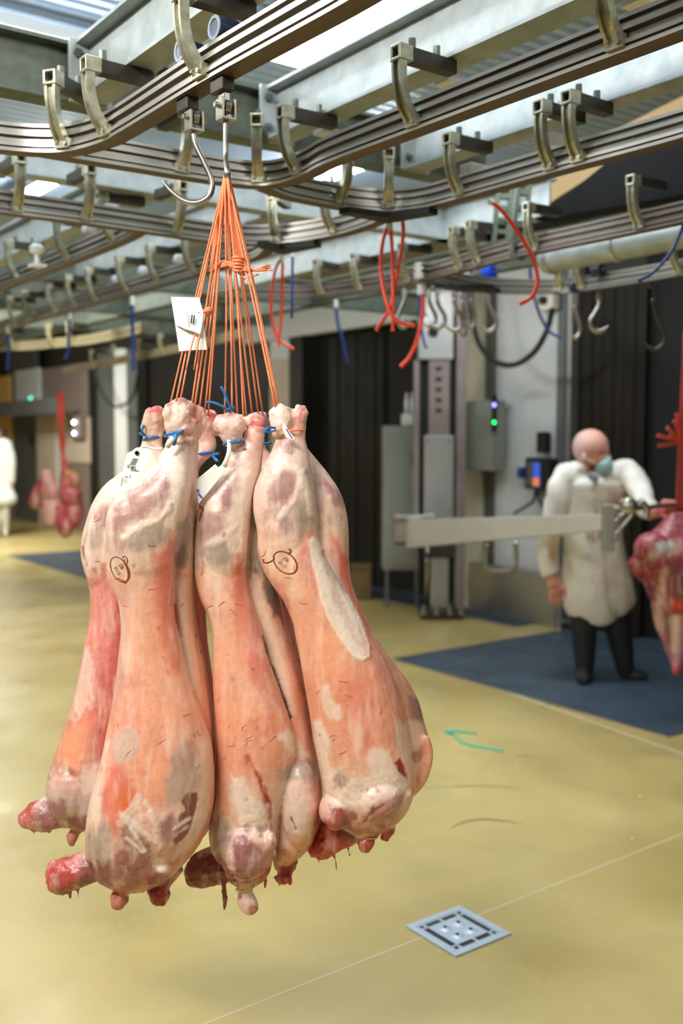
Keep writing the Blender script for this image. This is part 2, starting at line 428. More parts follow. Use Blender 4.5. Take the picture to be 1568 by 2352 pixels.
# ================================================================== lamb carcasses
def meat_material(name, bump=0.5, rough=0.36):
    m = bpy.data.materials.new(name); m.use_nodes = True
    nt = m.node_tree; b = nt.nodes['Principled BSDF']
    at = nt.nodes.new('ShaderNodeAttribute'); at.attribute_name = 'Col'
    tc = nt.nodes.new('ShaderNodeTexCoord')
    def nz(scale, detail, st=None, rough=0.6):
        n = nt.nodes.new('ShaderNodeTexNoise'); n.inputs['Scale'].default_value = scale; n.inputs['Detail'].default_value = detail; n.inputs['Roughness'].default_value = rough
        co = tc.outputs['Object']
        if st:
            mp = nt.nodes.new('ShaderNodeMapping'); mp.inputs['Scale'].default_value = st
            nt.links.new(co, mp.inputs[0]); co = mp.outputs[0]
        nt.links.new(co, n.inputs[0]); return n.outputs[0]
    def mr(src, a, b2, c, d):
        r = nt.nodes.new('ShaderNodeMapRange'); r.inputs[1].default_value = a; r.inputs[2].default_value = b2; r.inputs[3].default_value = c; r.inputs[4].default_value = d
        nt.links.new(src, r.inputs[0]); return r.outputs[0]
    # fine blotches and fibres change the surface colour a little
    mx = nt.nodes.new('ShaderNodeMix'); mx.data_type = 'RGBA'; mx.blend_type = 'MULTIPLY'
    nt.links.new(mr(nz(70, 4), 0.4, 0.75, 0.0, 0.45), mx.inputs[0])
    nt.links.new(at.outputs['Color'], mx.inputs[6]); mx.inputs[7].default_value = (0.86, 0.60, 0.52, 1)
    mx2 = nt.nodes.new('ShaderNodeMix'); mx2.data_type = 'RGBA'
    nt.links.new(mr(nz(40, 3, (1, 1, 0.18)), 0.52, 0.72, 0.0, 0.42), mx2.inputs[0])
    nt.links.new(mx.outputs[2], mx2.inputs[6]); mx2.inputs[7].default_value = lin((246, 226, 208)) + (1,)
    nt.links.new(mx2.outputs[2], b.inputs['Base Color'])
    nt.links.new(mr(nz(22, 2), 0.3, 0.7, rough - 0.1, rough + 0.14), b.inputs['Roughness'])
    bp = nt.nodes.new('ShaderNodeBump'); bp.inputs['Strength'].default_value = bump; bp.inputs['Distance'].default_value = 0.003
    ad = nt.nodes.new('ShaderNodeMath'); ad.operation = 'ADD'
    nt.links.new(nz(55, 4, (1, 1, 0.45)), ad.inputs[0]); nt.links.new(mr(nz(210, 3), 0, 1, 0, 0.35), ad.inputs[1])
    nt.links.new(ad.outputs[0], bp.inputs['Height']); nt.links.new(bp.outputs[0], b.inputs['Normal'])
    b.inputs['Specular IOR Level'].default_value = 0.45
    b.inputs['Coat Weight'].default_value = 0.18; b.inputs['Coat Roughness'].default_value = 0.22
    return m
M['meat'] = meat_material('lamb_meat')

def _hash(ix, iy, iz):
    n = (ix * 374761393 + iy * 668265263 + iz * 2147483647 // 3) & 0x7fffffff
    n = ((n ^ (n >> 13)) * 1274126177) & 0x7fffffff
    return ((n ^ (n >> 16)) & 0xffff) / 65535.0
def vnoise(x, y, z):
    ix, iy, iz = np.floor(x).astype(np.int64), np.floor(y).astype(np.int64), np.floor(z).astype(np.int64)
    fx, fy, fz = x - ix, y - iy, z - iz
    fx, fy, fz = fx * fx * (3 - 2 * fx), fy * fy * (3 - 2 * fy), fz * fz * (3 - 2 * fz)
    r = 0
    for i in (0, 1):
        for j in (0, 1):
            for k in (0, 1):
                r = r + _hash(ix + i, iy + j, iz + k) * (fx if i else 1 - fx) * (fy if j else 1 - fy) * (fz if k else 1 - fz)
    return r
def fbm(x, y, z, o=3):
    s = 0; a = 0.5; t = 0
    for k in range(o):
        s = s + a * vnoise(x * 2 ** k + 7.3 * k, y * 2 ** k + 3.1 * k, z * 2 ** k); t += a; a *= 0.5
    return s / t * 2 - 1            # about -1..1
def sdf_poly(px, py, poly):
    p = np.array(poly, float); d = np.full(px.shape, 1e9); inside = np.zeros(px.shape, bool)
    n = len(p)
    for i in range(n):
        ax, ay = p[i]; bx, by = p[(i + 1) % n]
        ex, ey = bx - ax, by - ay
        t = np.clip(((px - ax) * ex + (py - ay) * ey) / (ex * ex + ey * ey + 1e-9), 0, 1)
        d = np.minimum(d, np.hypot(px - ax - ex * t, py - ay - ey * t))
        c = ((ay > py) != (by > py)) & (px < ex * (py - ay) / (ey if abs(ey) > 1e-9 else 1e-9) + ax)
        inside ^= c
    return np.where(inside, -d, d)
def sdf_line(px, py, pts):
    d = np.full(px.shape, 1e9)
    for (ax, ay), (bx, by) in zip(pts[:-1], pts[1:]):
        ex, ey = bx - ax, by - ay
        t = np.clip(((px - ax) * ex + (py - ay) * ey) / (ex * ex + ey * ey + 1e-9), 0, 1)
        d = np.minimum(d, np.hypot(px - ax - ex * t, py - ay - ey * t))
    return d

def row_interp(rows, n):
    rows = np.array(rows, float); k = len(rows)
    u = np.concatenate([[0], np.cumsum(np.maximum(np.abs(np.diff(rows[:, 0])), 4))])
    # monotone-ish cubic (finite-difference tangents)
    m = np.gradient(rows, u, axis=0)
    s = np.linspace(0, u[-1], n); i = np.clip(np.searchsorted(u, s, side='right') - 1, 0, k - 2)
    h = (u[i + 1] - u[i])[:, None]; t = ((s - u[i]) / (u[i + 1] - u[i]))[:, None]
    return (2 * t**3 - 3 * t**2 + 1) * rows[i] + (t**3 - 2 * t**2 + t) * h * m[i] + (-2 * t**3 + 3 * t**2) * rows[i + 1] + (t**3 - t**2) * h * m[i + 1]
def loft_mb(mb, rows, Y, yo=0.0, kd=0.8, n=70, seg=36, e=0.92, tilt=0.0):
    """rows: (y, x_left, x_right) outline of the piece at distance Y; depth is kd times the half width"""
    R = row_interp([r[:3] for r in rows], n)
    rings = []
    for k, (y, xl, xr) in enumerate(R):
        hw = max((xr - xl) / 2, 1.5) / F * Y; c = P((xl + xr) / 2, y, Y)
        cy = Y + yo + tilt * (k / n)
        s = (Y + yo) / Y
        rg = []
        for j in range(seg):
            a = 2 * math.pi * j / seg; ca, sa = math.cos(a), math.sin(a)
            rg.append((c.x * s + hw * s * math.copysign(abs(ca) ** e, ca), cy + hw * kd * math.copysign(abs(sa) ** e, sa), CAMH + (c.z - CAMH) * s))
        rings.append(rg)
    mb.rings(rings)
def limb_mb(mb, pts, Y, yo=0.0, seg=16):
    """pts: (px, py, radius in px[, extra distance])"""
    q = [P(p[0], p[1], Y + yo + (p[3] if len(p) > 3 else 0)) for p in pts]
    r = [p[2] / F * (Y + yo) for p in pts]
    v4 = crom([Vector((a.x, a.y, a.z)) for a in q], 5)
    rr = [x.x for x in crom([Vector((x, 0, 0)) for x in r], 5)]
    mb.tube(v4, [max(x, 0.002) for x in rr], seg)
def blob_mb(mb, px, py, rx, ry, Y, yo=0.0, rd=None, rot=0.0, seg=20):
    c = P(px, py, Y + yo); k = (Y + yo) / F
    rd = rd if rd is not None else (rx + ry) / 2
    vs = []; rings = []
    cr, sr = math.cos(math.radians(rot)), math.sin(math.radians(rot))
    for i in range(1, 12):
        a = math.pi * i / 12
        rg = []
        for j in range(seg):
            b = 2 * math.pi * j / seg
            x, y, z = math.sin(a) * math.cos(b) * rx * k, math.sin(a) * math.sin(b) * rd * k, math.cos(a) * ry * k
            rg.append((c.x + x * cr + z * sr, c.y + y, c.z - x * sr + z * cr))
        rings.append(rg)
    mb.rings(rings)
def remeshed(mb, name, voxel, smooth=5):
    me = bpy.data.meshes.new(name + '_raw'); me.from_pydata(mb.v, [], mb.f); me.update()
    bm = bmesh.new(); bm.from_mesh(me); bmesh.ops.recalc_face_normals(bm, faces=bm.faces); bm.to_mesh(me); bm.free()
    t = bpy.data.objects.new('tmp', me); col.objects.link(t)
    m = t.modifiers.new('r', 'REMESH'); m.mode = 'VOXEL'; m.voxel_size = voxel
    s = t.modifiers.new('s', 'SMOOTH'); s.factor = 0.5; s.iterations = smooth
    dg = bpy.context.evaluated_depsgraph_get()
    out = bpy.data.meshes.new_from_object(t.evaluated_get(dg))
    bpy.data.objects.remove(t); bpy.data.meshes.remove(me)
    out.name = name
    return out
CREAM, FAT, LILAC, GREY = (234, 202, 180), (242, 222, 204), (172, 130, 124), (174, 154, 140)
PEACH, ORANGE, SALMON, PINK = (240, 186, 156), (240, 164, 126), (228, 122, 102), (224, 146, 134)
DARK, BLOOD, BROWN, RED = (134, 70, 66), (160, 34, 38), (190, 140, 118), (188, 74, 68)
PALEG = (212, 184, 166)
def paint(me, base, patches, lumps=0.0016, lump_scale=28.0, seed=0.0, rags=(), folds=0.0, cvar=1.0, specks=0):
    n = len(me.vertices)
    co = np.empty(n * 3); me.vertices.foreach_get('co', co); co = co.reshape(-1, 3)
    no = np.empty(n * 3); me.vertex_normals.foreach_get('vector', no); no = no.reshape(-1, 3)
    px, py = proj(co)
    nA = fbm(co[:, 0] * 40 + seed, co[:, 1] * 40, co[:, 2] * 40, 4)
    nB = fbm(co[:, 0] * 9 + seed, co[:, 1] * 9 + 5, co[:, 2] * 9, 3)
    nF = fbm(co[:, 0] * 170 + seed, co[:, 1] * 170, co[:, 2] * 150, 3)
    nS = fbm(co[:, 0] * 60 + seed, co[:, 1] * 60, co[:, 2] * 7, 3)     # long vertical fibres
    c = np.empty((n, 3))
    # base: list of (y, colour) down the body
    ys = [b[0] for b in base]; cs = np.array([lin(b[1]) for b in base])
    yy = py + nB * 25 + nA * 10
    for k in range(3): c[:, k] = np.interp(yy, ys, cs[:, k])
    disp = nB * lumps * 1.5 + fbm(co[:, 0] * lump_scale + seed, co[:, 1] * lump_scale, co[:, 2] * lump_scale * 0.6, 3) * lumps
    if folds: disp = disp + folds * fbm(co[:, 0] * 8 + seed + co[:, 2] * 3, co[:, 1] * 8, co[:, 2] * 2.4, 2)
    for cx, cy, rx, ry, amp, fq in rags:          # torn, lumpy ends
        w = np.clip(1.25 - np.hypot((px - cx) / rx, (py - cy) / ry), 0, 1); w = np.clip(w * 2.5, 0, 1)
        r1 = fbm(co[:, 0] * fq * 0.55 + seed, co[:, 1] * fq * 0.55, co[:, 2] * fq * 0.55, 4) * 1.5
        r1 = r1 - np.clip(0.25 - np.abs(r1), 0, 1) * 1.2
        disp = disp + w * amp * r1
    if specks:
        rs = random.Random(int(seed * 10)); patches = list(patches)
        x0, x1, y0, y1 = px.min(), px.max(), py.min(), py.max()
        for q in range(specks):
            r = rs.uniform(1.6, 4.2)
            patches.append((rs.choice((RED, (176, 60, 50), DARK)), 1.6, 1.5, ('e', rs.uniform(x0, x1), rs.uniform(y0, y1), r, r * rs.uniform(0.8, 2.4), rs.uniform(-40, 40)), rs.uniform(0.25, 0.65)))
    if cvar >= 1:          # pale fibres and membrane film over the muscle
        fl = np.clip(nS * 1.2 + nB * 0.5 - 0.12, 0, 1) * 0.55
        c = c * (1 - fl[:, None]) + np.array(lin((246, 216, 196))) * fl[:, None]
    for pt in patches:
        colr, soft, amp, geo = pt[0], pt[1], pt[2], pt[3]
        op = pt[4] if len(pt) > 4 else 1.0; raise_ = pt[5] if len(pt) > 5 else 0.0
        if geo[0] == 'e':
            _, cx, cy, rx, ry, rot = geo
            a = math.radians(rot); dx, dy = px - cx, py - cy
            u = dx * math.cos(a) + dy * math.sin(a); v = -dx * math.sin(a) + dy * math.cos(a)
            d = (np.hypot(u / rx, v / ry) - 1) * min(rx, ry)
        elif geo[0] == 'l':
            d = sdf_line(px, py, geo[2]) - geo[1]
        else:
            d = sdf_poly(px, py, geo)
        if colr in (SALMON, ORANGE, PINK, PEACH): soft *= 1.8; amp *= 1.2
        d = d + (nA * 0.9 + nS * 1.2 + nF * 0.7) * amp
        w = np.clip(0.5 - d / (2 * soft), 0, 1); w = w * w * (3 - 2 * w) * op
        lc = np.array(lin(colr))
        c = c * (1 - w[:, None]) + lc * w[:, None]
        if raise_: disp = disp + w * raise_
    c = c * (1 + cvar * (0.13 * nS[:, None] + 0.10 * nA[:, None] + 0.06 * nF[:, None]))
    co = co + no * disp[:, None]
    me.vertices.foreach_set('co', co.ravel())
    at = me.color_attributes.new('Col', 'FLOAT_COLOR', 'POINT')
    at.data.foreach_set('color', np.concatenate([np.clip(c, 0, 1), np.ones((n, 1))], 1).ravel())
    me.polygons.foreach_set('use_smooth', np.ones(len(me.polygons), bool))
    me.update()
BVH = {}
def carcass(key, label, Y, build, base, patches, voxel=0.0028, seed=0.0, top=(0, 0), name='lamb_carcass', group='lamb carcasses in the bundle', cat='carcass', rags=()):
    mb = MB(); build(mb)
    me = remeshed(mb, 'body', voxel)
    paint(me, base, patches, seed=seed, rags=rags, specks=48 if voxel < 0.004 else 0, cvar=1.0 if voxel < 0.006 else 0.95)
    me.materials.append(M['meat'])
    root = thing(name, P(top[0], top[1], Y), label, cat, group)
    o = bpy.data.objects.new('body', me); col.objects.link(o)
    o.parent = root; o.matrix_parent_inverse = root.matrix_basis.inverted()
    bm = bmesh.new(); bm.from_mesh(me); BVH[key] = BVHTree.FromBMesh(bm); bm.free()
    return root
def cast(key, px, py, lift=0.0007):
    d = ray(px, py).normalized()
    loc, nor, i, dist = BVH[key].ray_cast(CAM, d)
    if loc is None: return None
    return loc + nor * lift

YA, YB, YC, YD = 2.25, 2.06, 2.12, 2.11
# ---- front left carcass
def bB(mb):
    loft_mb(mb, [(962, 420, 462), (1000, 407, 452), (1030, 386, 447), (1060, 362, 446), (1090, 335, 443), (1130, 290, 437), (1180, 257, 428), (1240, 243, 415), (1290, 244, 403), (1330, 255, 398), (1370, 269, 398), (1420, 277, 402), (1480, 275, 415), (1560, 265, 437), (1640, 253, 467), (1700, 241, 486), (1770, 224, 495), (1830, 206, 495), (1880, 197, 487), (1930, 194, 466), (1975, 202, 432), (2015, 226, 390), (2038, 262, 350), (2046, 290, 325)], YB, kd=0.78)
    loft_mb(mb, [(1010, 430, 456), (1060, 415, 452), (1100, 408, 453), (1160, 402, 454), (1280, 397, 449), (1360, 395, 445), (1440, 405, 453), (1520, 420, 470), (1600, 430, 484), (1680, 440, 492), (1780, 430, 492), (1860, 420, 474), (1910, 420, 440)], YB, yo=0.075, kd=2.4)
    limb_mb(mb, [(398, 1006, 15), (404, 985, 30), (412, 955, 36), (408, 930, 28), (402, 919, 14)], YB, 0.0)
    blob_mb(mb, 390, 948, 16, 26, YB, -0.01, 24, 10); blob_mb(mb, 430, 938, 22, 20, YB, 0.01, 24); blob_mb(mb, 425, 985, 20, 14, YB, -0.01, 20, 20)
    limb_mb(mb, [(438, 1000, 20), (450, 972, 23), (456, 945, 20), (462, 932, 10)], YB, 0.025)
    limb_mb(mb, [(398, 1004, 13), (392, 1030, 14), (380, 1060, 20)], YB, 0.0)
    blob_mb(mb, 324, 1240, 78, 130, YB, -0.004, 68, -12)
    blob_mb(mb, 345, 1965, 70, 62, YB, -0.035, 60, 10)
    blob_mb(mb, 372, 1992, 20, 14, YB, -0.065, 26, 30)
    limb_mb(mb, [(330, 1985, 45), (240, 1985, 38), (170, 2003, 43), (130, 2015, 38), (112, 2022, 22)], YB, 0.02)
    limb_mb(mb, [(310, 2020, 34, -0.02), (284, 2044, 17, -0.02), (273, 2064, 23, -0.02), (270, 2086, 15, -0.02)], YB)
    limb_mb(mb, [(400, 1985, 26), (375, 2025, 22), (364, 2052, 28), (365, 2078, 16)], YB, 0.07)
    for x, y, l in ((160, 2042, 22), (178, 2050, 16), (352, 2060, 10), (141, 2042, 12)):
        limb_mb(mb, [(x, y - 10, 7), (x + 2, y + l * 0.5, 4.0), (x + 1, y + l, 2.4)], YB, 0.01, 8)
carcassB = carcass('B', 'front carcass with an oval brown ink stamp, nearest to the camera', YB, bB,
    [(900, FAT), (1000, CREAM), (1080, (238, 212, 200)), (1290, (232, 200, 178)), (1340, PEACH), (1450, PEACH), (1640, (238, 170, 140)), (1760, (234, 162, 134)), (1880, (232, 190, 170)), (2000, (206, 156, 142)), (2060, (190, 110, 104))],
    [(LILAC, 14, 9, [(300, 1130), (355, 1085), (388, 1080), (388, 1130), (370, 1165), (330, 1185), (290, 1205), (262, 1235), (250, 1215), (268, 1175)], 0.95),
     (BROWN, 10, 8, ('e', 318, 1150, 42, 20, -42), 0.35),
     (GREY, 12, 8, [(300, 1225), (330, 1215), (372, 1200), (392, 1215), (388, 1245), (350, 1262), (310, 1270), (290, 1250)], 0.95),
     (LILAC, 12, 8, ('e', 266, 1260, 20, 34, 10), 0.59),
     (FAT, 10, 6, [(392, 1050), (425, 1040), (430, 1110), (412, 1180), (398, 1240), (392, 1200), (398, 1120)], 0.9, 0.003),
     (FAT, 7, 6, ('l', 5, [(285, 1235), (330, 1208), (368, 1195), (392, 1160)]), 0.9, 0.003),
     (LILAC, 10, 5, ('e', 428, 1022, 14, 34, 18), 0.65),
     (RED, 7, 9, ('e', 452, 948, 18, 26, 0), 0.65), (RED, 6, 8, ('e', 402, 918, 26, 8, -8), 0.8), (PINK, 12, 8, ('e', 440, 985, 18, 22, 0), 0.6),
     (SALMON, 12, 5, [(396, 1225), (404, 1250), (400, 1330), (402, 1400), (412, 1470), (422, 1540), (392, 1560), (360, 1480), (350, 1400), (350, 1320), (352, 1268), (380, 1255)], 0.9),
     (ORANGE, 30, 10, [(290, 1400), (350, 1380), (395, 1500), (420, 1620), (400, 1740), (330, 1720), (290, 1560)], 0.55),
     ((226, 176, 160), 16, 10, [(262, 1340), (300, 1350), (300, 1480), (285, 1600), (256, 1640), (270, 1480)], 0.8),
     (PINK, 20, 14, [(280, 1600), (310, 1560), (300, 1680), (258, 1760), (250, 1680)], 0.5),
     (PALEG, 5, 4, ('e', 287, 1712, 32, 42, 10), 0.85, 0.0008),
     (FAT, 8, 12, [(240, 1700), (256, 1700), (240, 1800), (225, 1880), (205, 1890), (215, 1810)], 0.7),
     (ORANGE, 18, 8, [(300, 1760), (400, 1740), (390, 1840), (330, 1870)], 0.8),
     (SALMON, 6, 7, [(240, 1765), (262, 1760), (300, 1790), (308, 1830), (290, 1880), (266, 1910), (256, 1930), (248, 1890), (235, 1830)], 0.85),
     ((226, 120, 56), 10, 8, ('e', 285, 1835, 20, 30, 10), 0.65),
     ((196, 164, 144), 8, 8, [(378, 1790), (402, 1720), (430, 1700), (447, 1750), (476, 1770), (470, 1790), (440, 1820), (410, 1845), (385, 1850)], 0.95),
     (BROWN, 12, 8, ('e', 428, 1728, 20, 40, 0), 0.5),
     (CREAM, 8, 10, [(455, 1700), (490, 1680), (492, 1800), (478, 1880), (440, 1950), (400, 1965), (430, 1900), (452, 1840)], 0.85),
     (DARK, 4, 6, [(418, 1840), (440, 1820), (455, 1822), (452, 1850), (438, 1890), (425, 1920), (402, 1945), (395, 1930), (415, 1895), (405, 1880), (430, 1862)], 0.95, -0.0015),
     (LILAC, 6, 6, [(365, 1890), (395, 1870), (410, 1890), (400, 1930), (378, 1940)], 0.95),
     (DARK, 7, 8, [(280, 1905), (300, 1890), (340, 1930), (352, 1960), (330, 1970), (290, 1940)], 0.7),
     ((160, 100, 96), 8, 8, [(262, 1960), (330, 1950), (365, 1985), (340, 2020), (290, 2040), (262, 2005)], 0.85),
     (FAT, 4, 5, ('l', 5, [(278, 1870), (300, 1890), (340, 1920), (372, 1945)]), 0.62, 0.0016),
     (FAT, 4, 5, ('l', 7, [(318, 1835), (296, 1870), (275, 1890)]), 0.62, 0.0016),
     (FAT, 4, 5, ('l', 6, [(335, 1845), (352, 1880), (362, 1940), (366, 1950)]), 0.62, 0.0016),
     (FAT, 3, 4, ('l', 2.5, [(300, 1900), (335, 1955)]), 0.85, 0.0022), (FAT, 3, 4, ('l', 2.5, [(290, 1925), (330, 1958)]), 0.8, 0.002), (FAT, 3, 4, ('l', 2.5, [(400, 1905), (436, 1880)]), 0.8, 0.002), (FAT, 3, 4, ('l', 2.2, [(400, 1920), (430, 1898)]), 0.7),
     (GREY, 12, 10, ('e', 228, 1945, 26, 50, 8), 0.95),
     (FAT, 6, 5, ('e', 372, 1990, 18, 12, 35), 0.8),
     (DARK, 10, 8, [(185, 1975), (250, 1980), (262, 2040), (190, 2045)], 0.9),
     (RED, 10, 10, [(100, 1960), (165, 1955), (180, 2000), (170, 2060), (100, 2060)], 0.95),
     (DARK, 8, 8, [(130, 2038), (190, 2040), (185, 2075), (135, 2070)], 0.8),
     ((190, 110, 104), 6, 8, ('e', 271, 2068, 26, 30, 0), 0.9), (BLOOD, 5, 5, ('e', 268, 2062, 6, 8, 0), 0.5),
     ((150, 36, 38), 6, 8, [(335, 2015), (395, 2010), (395, 2095), (335, 2095)], 0.95),
     (SALMON, 5, 8, ('l', 5, [(497, 1800), (480, 1890), (440, 1955), (400, 1985)]), 0.7),
     (CREAM, 6, 6, [(398, 1330), (420, 1335), (428, 1480), (450, 1580), (440, 1600), (420, 1540), (404, 1420)], 0.85),
     (GREY, 8, 6, [(405, 1200), (435, 1180), (440, 1230), (425, 1300), (402, 1300)], 0.95), (DARK, 8, 8, ('e', 412, 1278, 12, 26, 10), 0.5),
     (PEACH, 8, 6, ('l', 8, [(450, 1100), (450, 1250), (444, 1360), (462, 1480)]), 0.8)], seed=1.0, top=(419, 940), rags=((425, 950, 60, 62, 0.0045, 62), (145, 2010, 80, 60, 0.006, 55), (272, 2070, 34, 36, 0.003, 70), (366, 2055, 36, 42, 0.005, 65), (330, 1930, 90, 80, 0.002, 70)))
# ---- back left carcass
def bA(mb):
    loft_mb(mb, [(985, 332, 378), (1020, 325, 372), (1050, 310, 385), (1080, 285, 410), (1110, 245, 420), (1150, 216, 425), (1190, 201, 420), (1240, 189, 410), (1280, 188, 400), (1310, 195, 392), (1340, 205, 385), (1390, 208, 380), (1450, 200, 380), (1530, 185, 380), (1610, 165, 380), (1690, 140, 375), (1750, 119, 365), (1800, 106, 350), (1840, 107, 330), (1870, 121, 310), (1892, 150, 280), (1900, 180, 250)], YA, kd=0.72)
    limb_mb(mb, [(345, 1012, 16), (350, 985, 24), (356, 962, 24), (352, 945, 20), (350, 938, 12)], YA, 0.0); blob_mb(mb, 342, 962, 14, 26, YA, -0.01, 18, 8)
    blob_mb(mb, 240, 1240, 46, 120, YA, -0.012, 62, 8)
    blob_mb(mb, 168, 1810, 60, 75, YA, -0.03, 70, 0)
    limb_mb(mb, [(240, 1870, 40), (160, 1862, 40), (95, 1870, 38), (62, 1878, 27), (48, 1880, 14)], YA, 0.02)
    limb_mb(mb, [(200, 1880, 28), (175, 1905, 14), (166, 1925, 15), (164, 1942, 6)], YA, -0.02)
    for x, y, l in ((75, 1905, 12), (112, 1900, 16)):
        limb_mb(mb, [(x, y - 8, 6), (x + 2, y + l * 0.5, 3.5), (x + 1, y + l, 2.2)], YA, 0.01, 8)
carcassA = carcass('A', 'carcass at the far left of the bundle, behind the stamped front one', YA, bA,
    [(900, PINK), (1000, CREAM), (1100, (238, 214, 200)), (1300, (232, 204, 186)), (1345, PINK), (1500, (222, 140, 126)), (1640, (226, 134, 114)), (1760, (210, 150, 130)), (1860, (206, 196, 190)), (1900, (180, 110, 104))],
    [(LILAC, 12, 8, ('e', 240, 1185, 34, 22, -35), 0.91), (GREY, 12, 8, ('e', 215, 1235, 20, 26, 0), 0.65),
     (RED, 6, 6, ('e', 350, 940, 24, 12, 0), 0.8),
     ((206, 120, 110), 3, 3, [(202, 1308), (220, 1302), (224, 1316), (206, 1324)], 0.8), ((206, 120, 110), 3, 3, [(228, 1296), (244, 1290), (246, 1330), (234, 1336), (230, 1318)], 0.8), ((206, 120, 110), 3, 3, [(210, 1340), (230, 1328), (232, 1342), (212, 1352)], 0.8), ((206, 120, 110), 3, 3, [(236, 1338), (252, 1330), (256, 1350), (240, 1358)], 0.6),
     ((146, 62, 10), 2, 2, ('l', 2.5, [(190, 1255), (193, 1275), (198, 1290), (198, 1300)]), 0.8),
     (PINK, 20, 14, [(205, 1360), (280, 1350), (280, 1600), (185, 1560)], 0.7),
     ((190, 84, 76), 22, 12, [(255, 1380), (330, 1360), (330, 1760), (225, 1760), (235, 1600)], 0.8),
     (FAT, 6, 14, [(175, 1560), (200, 1480), (215, 1540), (205, 1620), (180, 1660), (158, 1650)], 0.6),
     (ORANGE, 14, 6, [(135, 1700), (170, 1660), (195, 1660), (190, 1740), (180, 1785), (160, 1780), (138, 1750)], 0.95),
     (DARK, 7, 6, ('e', 165, 1776, 22, 9, 15), 0.6),
     (FAT, 8, 10, [(190, 1770), (230, 1750), (225, 1820), (190, 1830), (180, 1790)], 0.8),
     (DARK, 8, 8, [(150, 1880), (230, 1870), (230, 1920), (170, 1912)], 0.9),
     ((160, 96, 96), 8, 8, [(80, 1840), (150, 1840), (160, 1910), (80, 1910)], 0.8),
     (RED, 8, 8, [(30, 1840), (85, 1835), (75, 1915), (30, 1915)], 0.95),
     ((190, 120, 112), 5, 5, ('e', 166, 1925, 18, 22, 0), 0.9)], seed=9.0, top=(352, 945), rags=((352, 960, 36, 46, 0.004, 62), (72, 1880, 60, 50, 0.006, 55), (166, 1925, 24, 26, 0.003, 70)))
# ---- middle carcass
def bC(mb):
    loft_mb(mb, [(985, 570, 606), (1020, 556, 601), (1050, 534, 597), (1080, 514, 593), (1110, 492, 589), (1150, 466, 582), (1190, 452, 577), (1240, 447, 571), (1290, 446, 566), (1340, 450, 570), (1385, 461, 582), (1415, 475, 592), (1460, 487, 606), (1540, 488, 628), (1620, 491, 655), (1700, 495, 680), (1780, 492, 672), (1840, 484, 655), (1890, 477, 640), (1940, 480, 634), (1985, 504, 628), (2015, 530, 616), (2035, 552, 592)], YC, kd=0.8)
    loft_mb(mb, [(1020, 585, 605), (1080, 580, 600), (1150, 568, 600), (1230, 562, 622), (1330, 562, 638), (1400, 575, 650), (1480, 600, 671), (1560, 622, 695), (1640, 640, 711), (1720, 640, 726), (1790, 632, 738), (1850, 628, 741), (1900, 630, 732), (1950, 628, 705), (1985, 626, 660), (1998, 630, 645)], YC, yo=0.055, kd=1.5)
    limb_mb(mb, [(546, 1022, 13), (535, 1004, 26), (528, 980, 34), (520, 962, 28), (516, 952, 14)], YC, -0.01)
    blob_mb(mb, 504, 978, 20, 26, YC, 0.0, 26, 20); blob_mb(mb, 546, 965, 18, 16, YC, 0.0, 22); blob_mb(mb, 530, 1006, 22, 12, YC, -0.015, 20, 20)
    limb_mb(mb, [(575, 1020, 20), (586, 992, 22), (592, 968, 24), (600, 956, 13)], YC, 0.02); blob_mb(mb, 570, 968, 14, 12, YC, 0.01, 18)
    limb_mb(mb, [(543, 1020, 12), (540, 1045, 15), (535, 1075, 20)], YC, 0.0)
    blob_mb(mb, 510, 1238, 58, 130, YC, -0.006, 54, -6)
    blob_mb(mb, 562, 1955, 66, 70, YC, -0.04, 62, 0)
    blob_mb(mb, 690, 1845, 46, 110, YC, 0.0, 60, 0)
    blob_mb(mb, 622, 1930, 14, 22, YC, -0.055, 22, 0)
    limb_mb(mb, [(560, 1990, 40), (500, 1985, 44), (450, 2005, 36), (432, 2018, 20)], YC, 0.06)
    limb_mb(mb, [(560, 2010, 36, -0.02), (563, 2040, 19, -0.02), (566, 2066, 23, -0.02), (578, 2086, 20, -0.02), (584, 2096, 9, -0.02)], YC)
    limb_mb(mb, [(665, 1970, 24), (652, 2000, 18), (650, 2022, 19), (652, 2032, 12)], YC, 0.06)
    for x, y, l in ((516, 2030, 62), (609, 2000, 42), (640, 2025, 14), (664, 2025, 8)):
        limb_mb(mb, [(x - 6, y - 14, 10), (x + 1, y + l * 0.4, 5.5), (x, y + l * 0.8, 5), (x - 2, y + l, 2.4)], YC, 0.03, 8)
